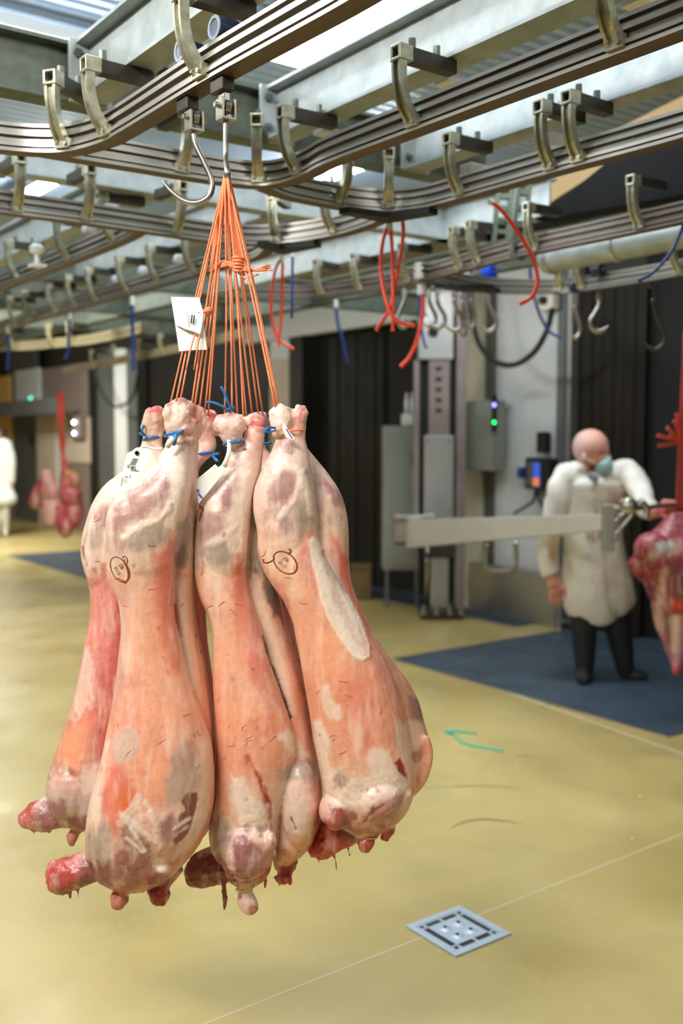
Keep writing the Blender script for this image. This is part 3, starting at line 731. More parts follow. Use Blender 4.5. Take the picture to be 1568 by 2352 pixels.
carcassC = carcass('C', 'middle carcass with a blank white tag hanging at its thigh', YC, bC,
    [(900, FAT), (1000, (240, 200, 184)), (1080, (238, 214, 200)), (1290, (230, 200, 180)), (1330, PEACH), (1450, PEACH), (1640, (240, 172, 138)), (1760, (234, 158, 128)), (1860, (236, 204, 186)), (1960, (216, 172, 158)), (2060, (200, 120, 112))],
    [(LILAC, 8, 7, ('e', 518, 1150, 13, 36, 10), 0.95), (LILAC, 8, 6, ('e', 540, 1108, 11, 24, 5), 0.78), (LILAC, 12, 8, ('e', 490, 1205, 26, 30, -25), 0.65),
     (GREY, 10, 8, ('e', 500, 1275, 32, 30, 10), 0.95), (LILAC, 12, 8, ('e', 478, 1230, 22, 20, 0), 0.52),
     (FAT, 8, 6, ('l', 9, [(572, 1090), (560, 1180), (555, 1260), (550, 1290)]), 0.85, 0.0022), (FAT, 8, 6, ('l', 6, [(470, 1255), (510, 1235), (545, 1210)]), 0.8, 0.002),
     ((158, 62, 12), 3, 2, ('l', 3, [(458, 1162), (466, 1170), (462, 1182), (458, 1195)]), 0.9), ((176, 84, 20), 6, 4, ('l', 4, [(468, 1298), (463, 1318)]), 0.7),
     (RED, 6, 8, ('e', 595, 968, 24, 24, 0), 0.7), (RED, 5, 7, ('e', 520, 952, 30, 8, 0), 0.7), (PINK, 8, 8, ('e', 575, 1010, 16, 30, 0), 0.6), (RED, 3, 4, ('e', 530, 1068, 10, 9, 0), 0.5),
     (SALMON, 10, 6, [(552, 1262), (562, 1300), (572, 1370), (590, 1440), (612, 1530), (600, 1580), (565, 1560), (545, 1460), (530, 1360), (532, 1300)], 0.85),
     (PINK, 14, 14, [(560, 1380), (590, 1420), (640, 1600), (620, 1660), (585, 1560)], 0.6),
     (ORANGE, 28, 10, [(500, 1420), (545, 1400), (570, 1560), (590, 1680), (520, 1690)], 0.6),
     ((200, 140, 118), 14, 8, ('e', 478, 1370, 14, 40, -18), 0.6),
     ((226, 130, 96), 10, 8, ('e', 600, 1668, 34, 30, 0), 0.5), (BROWN, 8, 7, ('l', 4, [(578, 1652), (605, 1690), (618, 1660)]), 0.5),
     (RED, 5, 6, ('l', 6, [(570, 1740), (596, 1790), (616, 1850), (622, 1880)]), 0.85, -0.003), (BLOOD, 3, 4, ('l', 2.5, [(590, 1780), (614, 1840), (624, 1900), (626, 1940)]), 0.8),
     (FAT, 6, 10, [(640, 1690), (665, 1670), (710, 1730), (720, 1740), (690, 1745), (664, 1735)], 0.9),
     (GREY, 10, 8, [(640, 1770), (700, 1740), (728, 1760), (720, 1840), (700, 1790), (660, 1800)], 0.95),
     ((222, 194, 178), 10, 8, [(640, 1800), (690, 1790), (705, 1850), (710, 1930), (660, 1960), (630, 1950)], 0.85),
     (DARK, 2, 2, ('l', 2.5, [(668, 1880), (678, 1905)]), 0.9, -0.003),
     (ORANGE, 12, 10, [(630, 1960), (700, 1920), (720, 1930), (690, 1970), (640, 2000)], 0.7),
     (ORANGE, 12, 10, [(500, 1700), (530, 1760), (530, 1850), (545, 1890), (510, 1860), (494, 1780)], 0.8),
     (FAT, 7, 12, [(530, 1780), (560, 1785), (580, 1830), (610, 1860), (625, 1930), (590, 1930), (545, 1890), (528, 1830)], 0.9, 0.001),
     (GREY, 10, 9, [(478, 1890), (500, 1870), (530, 1900), (535, 1990), (510, 1990), (482, 1940)], 0.91),
     ((150, 92, 88), 6, 7, [(532, 1925), (560, 1915), (580, 1940), (585, 1990), (570, 2030), (548, 2020), (535, 1970)], 0.9),
     ((176, 120, 108), 8, 8, [(585, 1940), (620, 1960), (612, 2010), (580, 2030)], 0.8),
     (LILAC, 5, 5, ('e', 600, 1905, 12, 14, 30), 0.91), (LILAC, 5, 5, ('e', 568, 1903, 9, 10, 0), 0.95),
     (RED, 5, 7, ('l', 7, [(735, 1790), (738, 1850), (720, 1920)]), 0.85), ((240, 140, 120), 3, 3, ('l', 3, [(722, 1800), (724, 1880)]), 0.7),
     ((130, 50, 48), 8, 9, [(420, 1965), (500, 1960), (540, 2010), (530, 2120), (420, 2060)], 0.9),
     (FAT, 6, 6, ('e', 567, 2070, 28, 34, 0), 0.75), (RED, 3, 4, ('e', 582, 2090, 11, 12, 0), 0.9), (BLOOD, 2, 3, ('e', 550, 2060, 4, 5, 0), 0.8),
     ((176, 50, 48), 6, 6, [(596, 1995), (680, 1982), (680, 2045), (596, 2055)], 0.9),
     (CREAM, 5, 6, [(572, 1312), (590, 1330), (612, 1400), (640, 1480), (668, 1560), (680, 1640), (660, 1640), (625, 1540), (598, 1440), (580, 1370)], 0.85),
     (GREY, 8, 8, [(590, 1180), (640, 1300), (650, 1420), (630, 1420), (600, 1330), (575, 1300)], 0.95), ((96, 60, 50), 5, 5, [(600, 1290), (630, 1340), (645, 1410), (630, 1415), (605, 1350)], 0.6),
     (SALMON, 6, 8, ('l', 7, [(648, 1400), (672, 1500), (700, 1600), (716, 1690)]), 0.7),
     ((60, 24, 20), 2, 1.5, ('l', 2.2, [(604, 1462), (622, 1520), (648, 1590), (668, 1650)]), 0.95, -0.006)], seed=21.0, top=(545, 950), rags=((550, 975, 75, 52, 0.0045, 62), (470, 2010, 80, 60, 0.006, 55), (650, 2015, 40, 40, 0.005, 65), (580, 2088, 22, 20, 0.003, 70), (580, 1920, 80, 60, 0.0022, 70)))
# ---- right carcass
def bD(mb):
    loft_mb(mb, [(985, 634, 700), (1010, 634, 700), (1035, 625, 706), (1080, 602, 712), (1120, 584, 718), (1170, 581, 724), (1220, 589, 728), (1270, 593, 742), (1310, 605, 762), (1345, 625, 783), (1380, 649, 805), (1420, 667, 830), (1480, 680, 866), (1550, 692, 902), (1620, 705, 926), (1700, 718, 945), (1770, 731, 955), (1830, 742, 950), (1870, 754, 930), (1900, 778, 895), (1920, 815, 865)], YD, kd=0.75)
    loft_mb(mb, [(1030, 680, 706), (1075, 690, 742), (1120, 690, 775), (1170, 695, 794), (1230, 700, 800), (1290, 705, 802), (1340, 715, 808), (1400, 735, 831), (1450, 760, 856), (1490, 780, 882), (1530, 800, 911), (1570, 820, 940), (1610, 840, 962), (1660, 860, 976), (1700, 870, 988), (1740, 880, 990), (1790, 885, 974), (1830, 890, 944), (1860, 895, 920)], YD, yo=0.06, kd=1.1)
    limb_mb(mb, [(652, 1000, 24), (648, 975, 30), (650, 948, 28), (656, 930, 16)], YD, -0.01); blob_mb(mb, 634, 950, 14, 18, YD, 0.0, 20)
    limb_mb(mb, [(680, 1000, 22), (684, 972, 22), (690, 945, 20), (692, 930, 11)], YD, 0.0); blob_mb(mb, 698, 948, 9, 14, YD, 0.01, 16)
    blob_mb(mb, 656, 1215, 62, 130, YD, -0.006, 56, 0)
    blob_mb(mb, 770, 1860, 40, 50, YD, -0.02, 60, 0)
    blob_mb(mb, 870, 1830, 62, 60, YD, -0.035, 62, -35)
    blob_mb(mb, 934, 1818, 18, 14, YD, -0.03, 24, 30)
    limb_mb(mb, [(975, 1690, 10), (982, 1730, 14), (970, 1785, 14), (945, 1825, 8)], YD, 0.02)
    limb_mb(mb, [(820, 1890, 45), (780, 1905, 46), (745, 1935, 38), (722, 1955, 24), (712, 1962, 10)], YD, 0.07)
    limb_mb(mb, [(860, 1885, 32), (845, 1915, 18), (838, 1935, 22), (836, 1955, 12)], YD, -0.01)
    limb_mb(mb, [(890, 1880, 22), (888, 1910, 17), (882, 1928, 10)], YD, 0.05)
    for x, y, l in ((770, 1965, 38), (730, 1970, 14), (800, 1955, 12)):
        limb_mb(mb, [(x - 4, y - 14, 9), (x + 1, y + l * 0.5, 5), (x + 2, y + l * 0.85, 8 if l > 30 else 4), (x + 1, y + l, 4)], YD, 0.07, 8)
WH = [(708, 1243), (722, 1232), (742, 1258), (768, 1310), (797, 1368), (828, 1428), (848, 1482), (848, 1508), (832, 1517), (812, 1506), (786, 1474), (758, 1424), (736, 1368), (720, 1306)]
carcassD = carcass('D', 'carcass at the far right of the bundle with a long white belly flap', YD, bD,
    [(900, FAT), (1000, (238, 196, 180)), (1080, (236, 208, 194)), (1280, (232, 190, 164)), (1330, PEACH), (1500, (236, 170, 136)), (1640, (234, 160, 128)), (1740, (234, 166, 136)), (1840, (236, 200, 182)), (1940, (190, 90, 84))],
    [(LILAC, 8, 7, [(625, 1100), (655, 1080), (680, 1090), (678, 1130), (660, 1155), (620, 1160), (612, 1130)], 0.91), (LILAC, 12, 8, ('e', 640, 1180, 30, 18, -20), 0.72),
     (GREY, 12, 8, ('e', 685, 1180, 28, 40, 10), 0.72), (LILAC, 9, 7, ('e', 660, 1210, 18, 20, 0), 0.95), (LILAC, 6, 6, ('e', 662, 1030, 14, 14, 0), 0.91), (BROWN, 12, 9, ('e', 622, 1225, 18, 20, 0), 0.4),
     (FAT, 6, 5, ('l', 7, [(660, 1068), (690, 1090), (706, 1130), (714, 1180)]), 0.9, 0.003), (FAT, 6, 5, ('l', 5, [(690, 1090), (676, 1150), (640, 1190)]), 0.75, 0.002),
     (RED, 5, 7, ('e', 692, 938, 14, 24, 10), 0.7), (RED, 5, 6, ('e', 652, 924, 18, 7, 0), 0.7), (PINK, 8, 6, ('e', 690, 970, 14, 20, 0), 0.6),
     (SALMON, 12, 6, [(690, 1235), (716, 1225), (722, 1300), (732, 1370), (706, 1330), (688, 1290)], 0.75),
     (ORANGE, 26, 10, [(680, 1330), (720, 1340), (760, 1450), (800, 1540), (850, 1580), (800, 1620), (720, 1560), (690, 1450)], 0.55),
     ((206, 120, 104), 12, 8, [(622, 1330), (645, 1345), (668, 1400), (655, 1400), (635, 1370)], 0.6), (PINK, 8, 8, ('e', 676, 1380, 10, 30, -15), 0.4),
     (GREY, 10, 6, [(722, 1070), (745, 1100), (742, 1180), (738, 1280), (728, 1230), (724, 1150)], 0.91),
     ((168, 112, 112), 5, 5, ('e', 752, 1120, 14, 22, -28), 0.8), (LILAC, 8, 6, ('e', 775, 1150, 14, 22, -20), 0.91), (LILAC, 8, 6, ('e', 768, 1190, 16, 18, -20), 0.65),
     (CREAM, 6, 5, [(738, 1100), (752, 1140), (775, 1180), (795, 1225), (790, 1240), (765, 1210), (745, 1160)], 0.6),
     (SALMON, 7, 6, [(756, 1218), (772, 1235), (800, 1275), (806, 1330), (836, 1410), (860, 1452), (845, 1460), (812, 1390), (785, 1330), (764, 1270)], 0.95),
     (FAT, 4, 3, WH, 1.0, 0.002), ((252, 234, 214), 2, 2, ('l', 3.0, WH[4:13]), 0.8, 0.0016), ((214, 184, 168), 8, 6, [(745, 1300), (770, 1340), (810, 1420), (828, 1480), (810, 1470), (770, 1390)], 0.7, -0.001), (RED, 3, 4, ('e', 741, 1268, 6, 10, -10), 0.8),
     (PINK, 14, 14, [(830, 1440), (880, 1490), (920, 1560), (900, 1600), (850, 1540)], 0.6),
     (ORANGE, 20, 10, [(716, 1400), (760, 1460), (800, 1530), (850, 1560), (880, 1640), (800, 1600), (730, 1520)], 0.7), (SALMON, 26, 12, [(780, 1560), (840, 1560), (860, 1680), (880, 1740), (850, 1740), (800, 1660)], 0.6),
     (FAT, 6, 10, [(735, 1575), (757, 1570), (760, 1600), (786, 1630), (780, 1658), (750, 1650), (735, 1610)], 0.75),
     (FAT, 8, 12, [(718, 1660), (740, 1655), (758, 1700), (762, 1760), (800, 1790), (850, 1780), (835, 1740), (860, 1712), (895, 1720), (905, 1760), (940, 1810), (900, 1830), (830, 1850), (780, 1860), (750, 1830), (732, 1760)], 0.85, 0.001),
     (BROWN, 8, 6, ('e', 928, 1588, 12, 30, -10), 0.6), (LILAC, 6, 6, [(938, 1600), (968, 1610), (976, 1660), (950, 1660), (938, 1630)], 0.95),
     (CREAM, 7, 8, [(915, 1660), (975, 1655), (985, 1700), (960, 1770), (935, 1790), (910, 1740)], 0.75),
     (BLOOD, 4, 5, [(908, 1752), (918, 1738), (930, 1760), (938, 1790), (920, 1775)], 0.95, -0.003),
     ((150, 70, 60), 5, 5, ('e', 955, 1740, 12, 12, 0), 0.7), (RED, 6, 6, ('e', 975, 1722, 8, 14, 10), 0.7),
     (ORANGE, 5, 5, ('l', 9, [(985, 1690), (985, 1740), (965, 1790), (950, 1815)]), 0.75),
     ((160, 82, 66), 6, 6, [(756, 1850), (800, 1860), (822, 1870), (800, 1905), (770, 1895)], 0.9), (LILAC, 7, 7, ('e', 780, 1790, 18, 16, 20), 0.78),
     ((182, 130, 122), 6, 6, [(870, 1840), (935, 1820), (910, 1880), (860, 1915), (835, 1905)], 0.85), (DARK, 4, 5, ('l', 4, [(835, 1890), (855, 1862), (880, 1850)]), 0.8, -0.002),
     ((196, 66, 64), 10, 9, [(705, 1890), (760, 1880), (800, 1930), (800, 2010), (700, 2000)], 0.9), ((140, 70, 66), 8, 8, [(760, 1900), (830, 1905), (820, 1940), (785, 1930)], 0.8),
     (RED, 4, 5, ('e', 840, 1940, 14, 16, 0), 0.9), (FAT, 4, 4, ('e', 834, 1922, 12, 6, 0), 0.7), ((190, 40, 44), 4, 4, ('e', 886, 1914, 20, 18, 0), 0.9)], seed=33.0, top=(664, 935), rags=((668, 955, 56, 48, 0.0045, 62), (745, 1950, 75, 60, 0.007, 50), (840, 1940, 34, 30, 0.003, 70), (886, 1915, 26, 24, 0.004, 70), (840, 1830, 90, 70, 0.0024, 60)))
# ---- two carcasses at the back of the bundle (only shanks and flanks show between the front ones)
def back_body(mb, x0, Y, knob, dx=0):
    loft_mb(mb, [(990, knob - 18, knob + 18), (1030, knob - 26, knob + 22), (1080, x0 - 50, x0 + 50), (1150, x0 - 85, x0 + 80), (1250, x0 - 90, x0 + 82), (1340, x0 - 70, x0 + 68), (1450, x0 - 62, x0 + 70), (1600, x0 - 80, x0 + 90), (1750, x0 - 105, x0 + 100), (1860, x0 - 95, x0 + 90), (1930, x0 - 60, x0 + 50), (1945, x0 - 20, x0 + 20)], Y, kd=0.7)
    limb_mb(mb, [(knob, 1010, 18), (knob - 2, 985, 26), (knob + 3, 962, 26), (knob + 2, 945, 16)], Y); blob_mb(mb, knob - 14, 968, 14, 18, Y, 0, 20)
    limb_mb(mb, [(x0 - 20, 1900, 34), (x0 - 20, 1950, 28), (x0 - 24, 1975, 14)], Y)
BP = [(RED, 6, 8, ('e', 475, 950, 40, 22, 0), 0.8), (LILAC, 14, 10, ('e', 470, 1150, 60, 60, 0), 0.78), (SALMON, 20, 10, ('e', 470, 1450, 60, 200, 0), 0.6)]
carcassE = carcass('E', 'hidden carcass whose red shank joint shows between the two left front ones', 2.36, lambda mb: back_body(mb, 405, 2.36, 474), [(900, RED), (1010, (236, 180, 164)), (1100, (214, 176, 164)), (1300, (206, 150, 134)), (1600, (206, 120, 104)), (1800, (200, 150, 136)), (1950, (150, 60, 56))], BP, voxel=0.005, seed=44.0, top=(474, 945), rags=((474, 965, 50, 50, 0.005, 60),))
carcassF = carcass('F', 'hidden carcass whose pale knuckle shows behind the middle front one', 2.37, lambda mb: back_body(mb, 620, 2.37, 590), [(900, PINK), (1010, (236, 180, 164)), (1100, (214, 176, 164)), (1300, (190, 140, 124)), (1600, (190, 110, 96)), (1800, (200, 150, 136)), (1950, (150, 60, 56))], [(RED, 6, 8, ('e', 560, 950, 20, 22, 0), 0.6)], voxel=0.005, seed=55.0, top=(590, 945), rags=((590, 965, 50, 50, 0.004, 60),))

# ================================================================== stamps and ties on the carcasses
M['ink'] = mat('brown_stamp_ink', (150, 72, 20), 0.5, var=0.35, vscale=200)
M['blue_tie'] = mat('blue_plastic_tie', (38, 116, 190), 0.35, var=0.2, vscale=60)
M['orange_twine'] = mat('orange_twine', (255, 136, 86), 0.6, var=0.3, vscale=260, bump=0.5, bscale=500, rgb2=(255, 170, 124))
M['elastic'] = mat('yellow_elastic', (226, 200, 130), 0.5)
M['paper'] = mat('white_tag_card', (246, 248, 242), 0.55, var=0.05, vscale=40)
M['print'] = mat('dark_green_print', (34, 50, 38), 0.6)
M['print_grey'] = mat('grey_print', (132, 140, 130), 0.6)
M['violet'] = mat('violet_print', (120, 96, 190), 0.6)
def conform_strip(key, pts, wid, name, m, parent, lift=0.0008):
    """ink line on the carcass: pts in picture terms, dropped onto the surface"""
    mb = MB(); n = len(pts); L = []; R = []
    for i, (x, y) in enumerate(pts):
        a = pts[max(i - 1, 0)]; b = pts[min(i + 1, n - 1)]
        dx, dy = b[0] - a[0], b[1] - a[1]; l = math.hypot(dx, dy) or 1
        w2 = (wid[i] if isinstance(wid, list) else wid) / 2
        p, q = cast(key, x - dy / l * w2, y + dx / l * w2, lift), cast(key, x + dy / l * w2, y - dx / l * w2, lift)
        if p is None or q is None: continue
        L.append(p); R.append(q)
    k = len(L)
    if k < 2: return None
    mb.add(L + R, [(i, i + 1, k + i + 1, k + i) for i in range(k - 1)])
    return mb.build(name, m, parent, smooth=True)
def text_mesh(s):
    c = bpy.data.curves.new('t', 'FONT'); c.body = s; c.align_x = 'CENTER'; c.align_y = 'CENTER'; c.resolution_u = 2
    o = bpy.data.objects.new('t', c); col.objects.link(o)
    me = bpy.data.meshes.new_from_object(o.evaluated_get(bpy.context.evaluated_depsgraph_get()))
    v = [tuple(x.co) for x in me.vertices]; f = [tuple(p.vertices) for p in me.polygons]
    bpy.data.objects.remove(o); bpy.data.curves.remove(c); bpy.data.meshes.remove(me)
    return v, f
def conform_text(key, s, cx, cy, size, rot, parent, m):
    v, f = text_mesh(s); a = math.radians(rot); out = []
    for x, y, z in v:
        x, y = x * size, y * size
        p = cast(key, cx + x * math.cos(a) + y * math.sin(a), cy + x * math.sin(a) - y * math.cos(a), 0.0009)
        if p is None: return
        out.append(p)
    return MB().add(out, f).build('stamp_lettering', m, parent)
def stamp(key, root, cx, cy, ra, rb, rot, w0, w1, thick_at):
    a = math.radians(rot); pts = []; wd = []
    for k in range(49):
        t = 2 * math.pi * k / 48
        u, v = ra * math.cos(t), rb * math.sin(t)
        pts.append((cx + u * math.cos(a) - v * math.sin(a), cy + u * math.sin(a) + v * math.cos(a)))
        wd.append(w0 + (w1 - w0) * max(0, math.cos(t - math.radians(thick_at))) ** 2)
    return conform_strip(key, pts, wd, 'inspection_stamp', M['ink'], root)
stB = stamp('B', carcassB, 275, 1308, 31, 18, 64, 1.6, 6.0, -60)
if stB:
    conform_text('B', 'GB', 278, 1301, 10.5, 62, stB, M['ink'])
    conform_text('B', '0113', 269.5, 1311, 10.5, 62, stB, M['ink'])
conform_strip('B', [(282, 1281), (286, 1277), (292, 1282), (293, 1289), (289, 1295), (285, 1289), (287, 1284)], 2.2, 'stamp_smudge', M['ink'], carcassB)
conform_strip('B', [(264, 1330), (272, 1328), (282, 1334), (288, 1338), (291, 1336)], [1.4, 1.6, 2.5, 6, 3], 'stamp_smudge', M['ink'], carcassB)
stD = stamp('D', carcassD, 655, 1292, 31, 21, 42, 2.4, 4.5, -25)
if stD:
    conform_text('D', 'GB', 657, 1285, 9.5, 38, stD, M['ink'])
    conform_text('D', '0117', 648, 1297, 10.5, 38, stD, M['print_grey'])
conform_strip('D', [(664, 1260), (668, 1266), (663, 1272), (666, 1270)], 4, 'stamp_smudge', M['ink'], carcassD)
conform_strip('D', [(628, 1276), (630, 1284), (622, 1290), (614, 1293), (606, 1292), (604, 1284)], 3.2, 'stamp_smudge', M['ink'], carcassD)
conform_strip('C', [(459, 1166), (465, 1164), (466, 1172), (462, 1180), (459, 1190)], 3.2, 'stamp_smudge', M['ink'], carcassC)
# fine blood vessels on the fat
M['vein'] = mat('vein', (176, 92, 74), 0.5)
rv = random.Random(5)
for key, root, boxes in (('B', carcassB, ((255, 390, 1230, 1400), (300, 470, 1640, 1760))), ('C', carcassC, ((455, 560, 1290, 1400), (520, 640, 1640, 1720))), ('D', carcassD, ((610, 710, 1100, 1400), (740, 900, 1560, 1750))), ('A', carcassA, ((195, 240, 1150, 1300),))):
    mbv = MB()
    for x0, x1, y0, y1 in boxes:
        for q in range(5):
            x, y, an = rv.uniform(x0, x1), rv.uniform(y0, y1), rv.uniform(0, 6.28)
            pts = [(x, y)]
            for s in range(5):
                an += rv.uniform(-0.7, 0.7); x += math.cos(an) * 5; y += math.sin(an) * 4; pts.append((x, y))
            k = [cast(key, *p) for p in pts]
            if None in k: continue
            try: mbv.tube(k, [0.00035, 0.00045, 0.0004, 0.0004, 0.0003, 0.0002], 4)
            except Exception: pass
    o = mbv.build('blood_vessels', M['vein'], root); o['kind'] = 'stuff'

def ring_tie(root, px, py, rx, Y, m, r=0.0022, tails=(), name='tie', tiltpx=4, depth=None):
    """band around a shank with loose tails"""
    c = P(px, py, Y); R = rx / F * Y; rd = depth or R
    pts = [c + Vector((R * math.cos(t), rd * math.sin(t), tiltpx / F * Y * math.cos(t + 0.6))) for t in [2 * math.pi * k / 20 for k in range(21)]]
    o = MB().tube(pts, r, 6, cap=False).build(name, m, root, smooth=True)
    for tl in tails:
        q = crom([P(x, y, yy) for x, y, yy in tl], 4)
        MB().tube(q, r * 0.95, 6).build('tie_tail', m, o, smooth=True)
bt = M['blue_tie']
ring_tie(carcassA, 349, 1008, 20, YA, bt, 0.0032, [[(332, 1000, YA - 0.02), (326, 990, YA - 0.03), (330, 976, YA - 0.03)], [(332, 1000, YA - 0.02), (325, 998, YA - 0.04), (322, 996, YA - 0.05)]])
ring_tie(carcassB, 402, 998, 22, YB - 0.005, bt, 0.0035, [[(405, 995, YB - 0.04), (403, 1010, YB - 0.045), (399, 1022, YB - 0.04)], [(408, 996, YB - 0.04), (415, 992, YB - 0.045), (420, 990, YB - 0.04)], [(402, 996, YB - 0.04), (396, 1014, YB - 0.045), (393, 1018, YB - 0.04)]], depth=0.035)
ring_tie(carcassC, 538, 1018, 24, YC, bt, 0.0035, [[(545, 1016, YC - 0.035), (552, 1012, YC - 0.04)]], depth=0.035)
ring_tie(carcassC, 530, 940, 8, YC + 0.03, bt, 0.003, [[(535, 945, YC - 0.02), (522, 920, YC - 0.03), (515, 902, YC - 0.03), (507, 888, YC - 0.03)], [(528, 946, YC - 0.02), (508, 932, YC - 0.03), (490, 925, YC - 0.03), (474, 924, YC - 0.03)]])
ring_tie(carcassD, 665, 992, 34, YD, M['orange_twine'], 0.0024, depth=0.032, name='twine_band')
ring_tie(carcassD, 628, 985, 8, YD + 0.02, bt, 0.0022, [[(632, 984, YD - 0.04), (618, 981, YD - 0.05), (606, 988, YD - 0.05), (616, 993, YD - 0.05), (634, 988, YD - 0.04)], [(632, 982, YD - 0.04), (615, 984, YD - 0.05), (605, 996, YD - 0.05)]])
ring_tie(carcassE, 470, 1043, 22, 2.36, bt, 0.0034, [[(488, 1045, 2.33), (497, 1043, 2.31), (502, 1042, 2.3)], [(488, 1046, 2.33), (494, 1054, 2.31), (500, 1060, 2.3)]])
ring_tie(carcassF, 600, 1022, 22, 2.37, bt, 0.003)
el = M['elastic']
ring_tie(carcassB, 287, 2042, 18, YB - 0.02, el, 0.0011, [[(270, 2040, YB - 0.03), (262, 2030, YB - 0.04), (240, 2020, YB - 0.05)]], name='elastic_band', tiltpx=6)
ring_tie(carcassC, 563, 2040, 22, YC - 0.02, el, 0.0014, [[(543, 2036, YC - 0.03), (525, 2025, YC - 0.04)]], name='elastic_band', tiltpx=5)
ring_tie(carcassD, 846, 1916, 21, YD - 0.01, el, 0.0016, [[(826, 1913, YD - 0.03), (812, 1907, YD - 0.04)]], name='elastic_band', tiltpx=-4)
ring_tie(carcassA, 180, 1904, 15, YA - 0.02, el, 0.0011, [[(168, 1904, YA - 0.03), (155, 1886, YA - 0.05), (142, 1872, YA - 0.05)]], name='elastic_band', tiltpx=6)

# ================================================================== trolleys with hooks
def trolley(label, rx, ry, hook_pts, hook_r, Yh, cl):
    path = RAILS['r1']; p, t = nearest(path, PZ(rx, ry, ZR))
    n = t.cross(Z).normalized()
    if n.dot(Vector((p.x, p.y, 0))) > 0: n = -n
    root = thing('hook_trolley', p, label, 'hook', 'rolling hooks on the nearest rail')
    wc = p + Z * 0.062 - n * 0.008
    w0 = MB().lathe(wc, n, [(0.020, -0.028), (0.0245, -0.024), (0.026, 0.0), (0.0255, 0.022), (0.0245, 0.026), (0.018, 0.026), (0.017, 0.012), (0.004, 0.012)], 28).build('wheel', M['wheel'], root, smooth=True, auto=35)
    MB().lathe(wc, n, [(0.0248, 0.0245), (0.0248, 0.0275), (0.0176, 0.0275), (0.0176, 0.0245), (0.0248, 0.0245)], 28).build('wheel_rim', M['wheel_rim'], w0, smooth=True, auto=35)
    MB().lathe(wc, n, [(0.007, 0.010), (0.007, 0.020), (0.004, 0.022)], 12).build('axle_cap', M['steel'], w0, smooth=True, auto=35)
    # second wheel behind, hanger strap through the rail slot
    MB().lathe(wc - n * 0.055, n, [(0.018, -0.014), (0.022, -0.01), (0.022, 0.012), (0.010, 0.012)], 20).build('back_wheel', M['steel'], root, smooth=True, auto=35)
    c = P(cl[0], cl[1], Yh)
    top = p - Z * 0.03
    mb = MB()
    def bar(q0, q1, w, th):
        d = (q1 - q0).normalized()
        mb.box((q0 + q1) / 2, A, B, Z, w, th, (q1.z - q0.z) / 2) if abs(d.z) > 0.99 else mb.rings([[q0 + A * a + B * b for a, b in ((-w, -th), (w, -th), (w, th), (-w, th))], [q1 + A * a + B * b for a, b in ((-w, -th), (w, -th), (w, th), (-w, th))]])
    bar(c + Z * -0.004, top, 0.013, 0.0075)
    mb.lathe(c - B * 0.0075, B, [(0.015, 0), (0.015, 0.015)], 20)
    mb.build('hanger_strap', M['steel'], root, bevel=0.002)
    MB().box(p - Z * 0.052, t, n, Z, 0.026, 0.015, 0.016).build('slide_block', M['dark_steel'], root, bevel=0.003)
    mb = MB()
    for s in (-1, 1): mb.box(c + B * (s * 0.0145) - Z * 0.006, A, B, Z, 0.015, 0.0028, 0.021)
    mb.box(c - Z * 0.0265, A, B, Z, 0.015, 0.0173, 0.003)
    mb.build('clevis', M['steel'], root, bevel=0.0012)
    MB().cyl(c - B * 0.028, c + B * 0.03, 0.0055, 10).build('pin', M['steel'], root, smooth=True, auto=40)
    MB().lathe(c + B * 0.018, B, [(0.010, 0), (0.010, 0.008), (0.006, 0.010)], 6).build('nut', M['steel'], root)
    MB().tube(crom(hook_pts, 6), hook_r if not isinstance(hook_r, list) else [x.x for x in crom([Vector((r, 0, 0)) for r in hook_r], 6)], 14).build('hook', M['steel'], root, smooth=True)
    return root
Yh = PZ(444, 183, ZR).y; Yl = PZ(519, 137, ZR).y
trolley('empty rolling meat hook with a blue wheel, pointing left', 438, 187,
        [P(447, 292, Yh), P(446, 315, Yh), P(450, 335, Yh), P(468, 372, Yh), P(484, 408, Yh), P(487, 430, Yh), P(480, 450, Yh), P(462, 463, Yh), P(440, 466, Yh), P(418, 459, Yh), P(398, 444, Yh), P(384, 430, Yh), P(371, 413, Yh)],
        [0.0065] * 9 + [0.006, 0.0052, 0.0038, 0.0008], Yh, (446, 272))
trolley('rolling meat hook holding the orange twine of the bundle', 509, 143,
        [P(519, 262, Yl), P(518, 300, Yl), P(518, 352, Yl), P(520, 378, Yl - 0.014), P(522, 398, Yl - 0.022), P(521, 412, Yl - 0.012), P(519, 418, Yl + 0.012), P(519, 404, Yl + 0.036), P(519, 385, Yl + 0.044)],
        [0.0058, 0.0058, 0.0058, 0.0062, 0.0066, 0.0064, 0.0058, 0.0045, 0.0012], Yl, (519, 245))

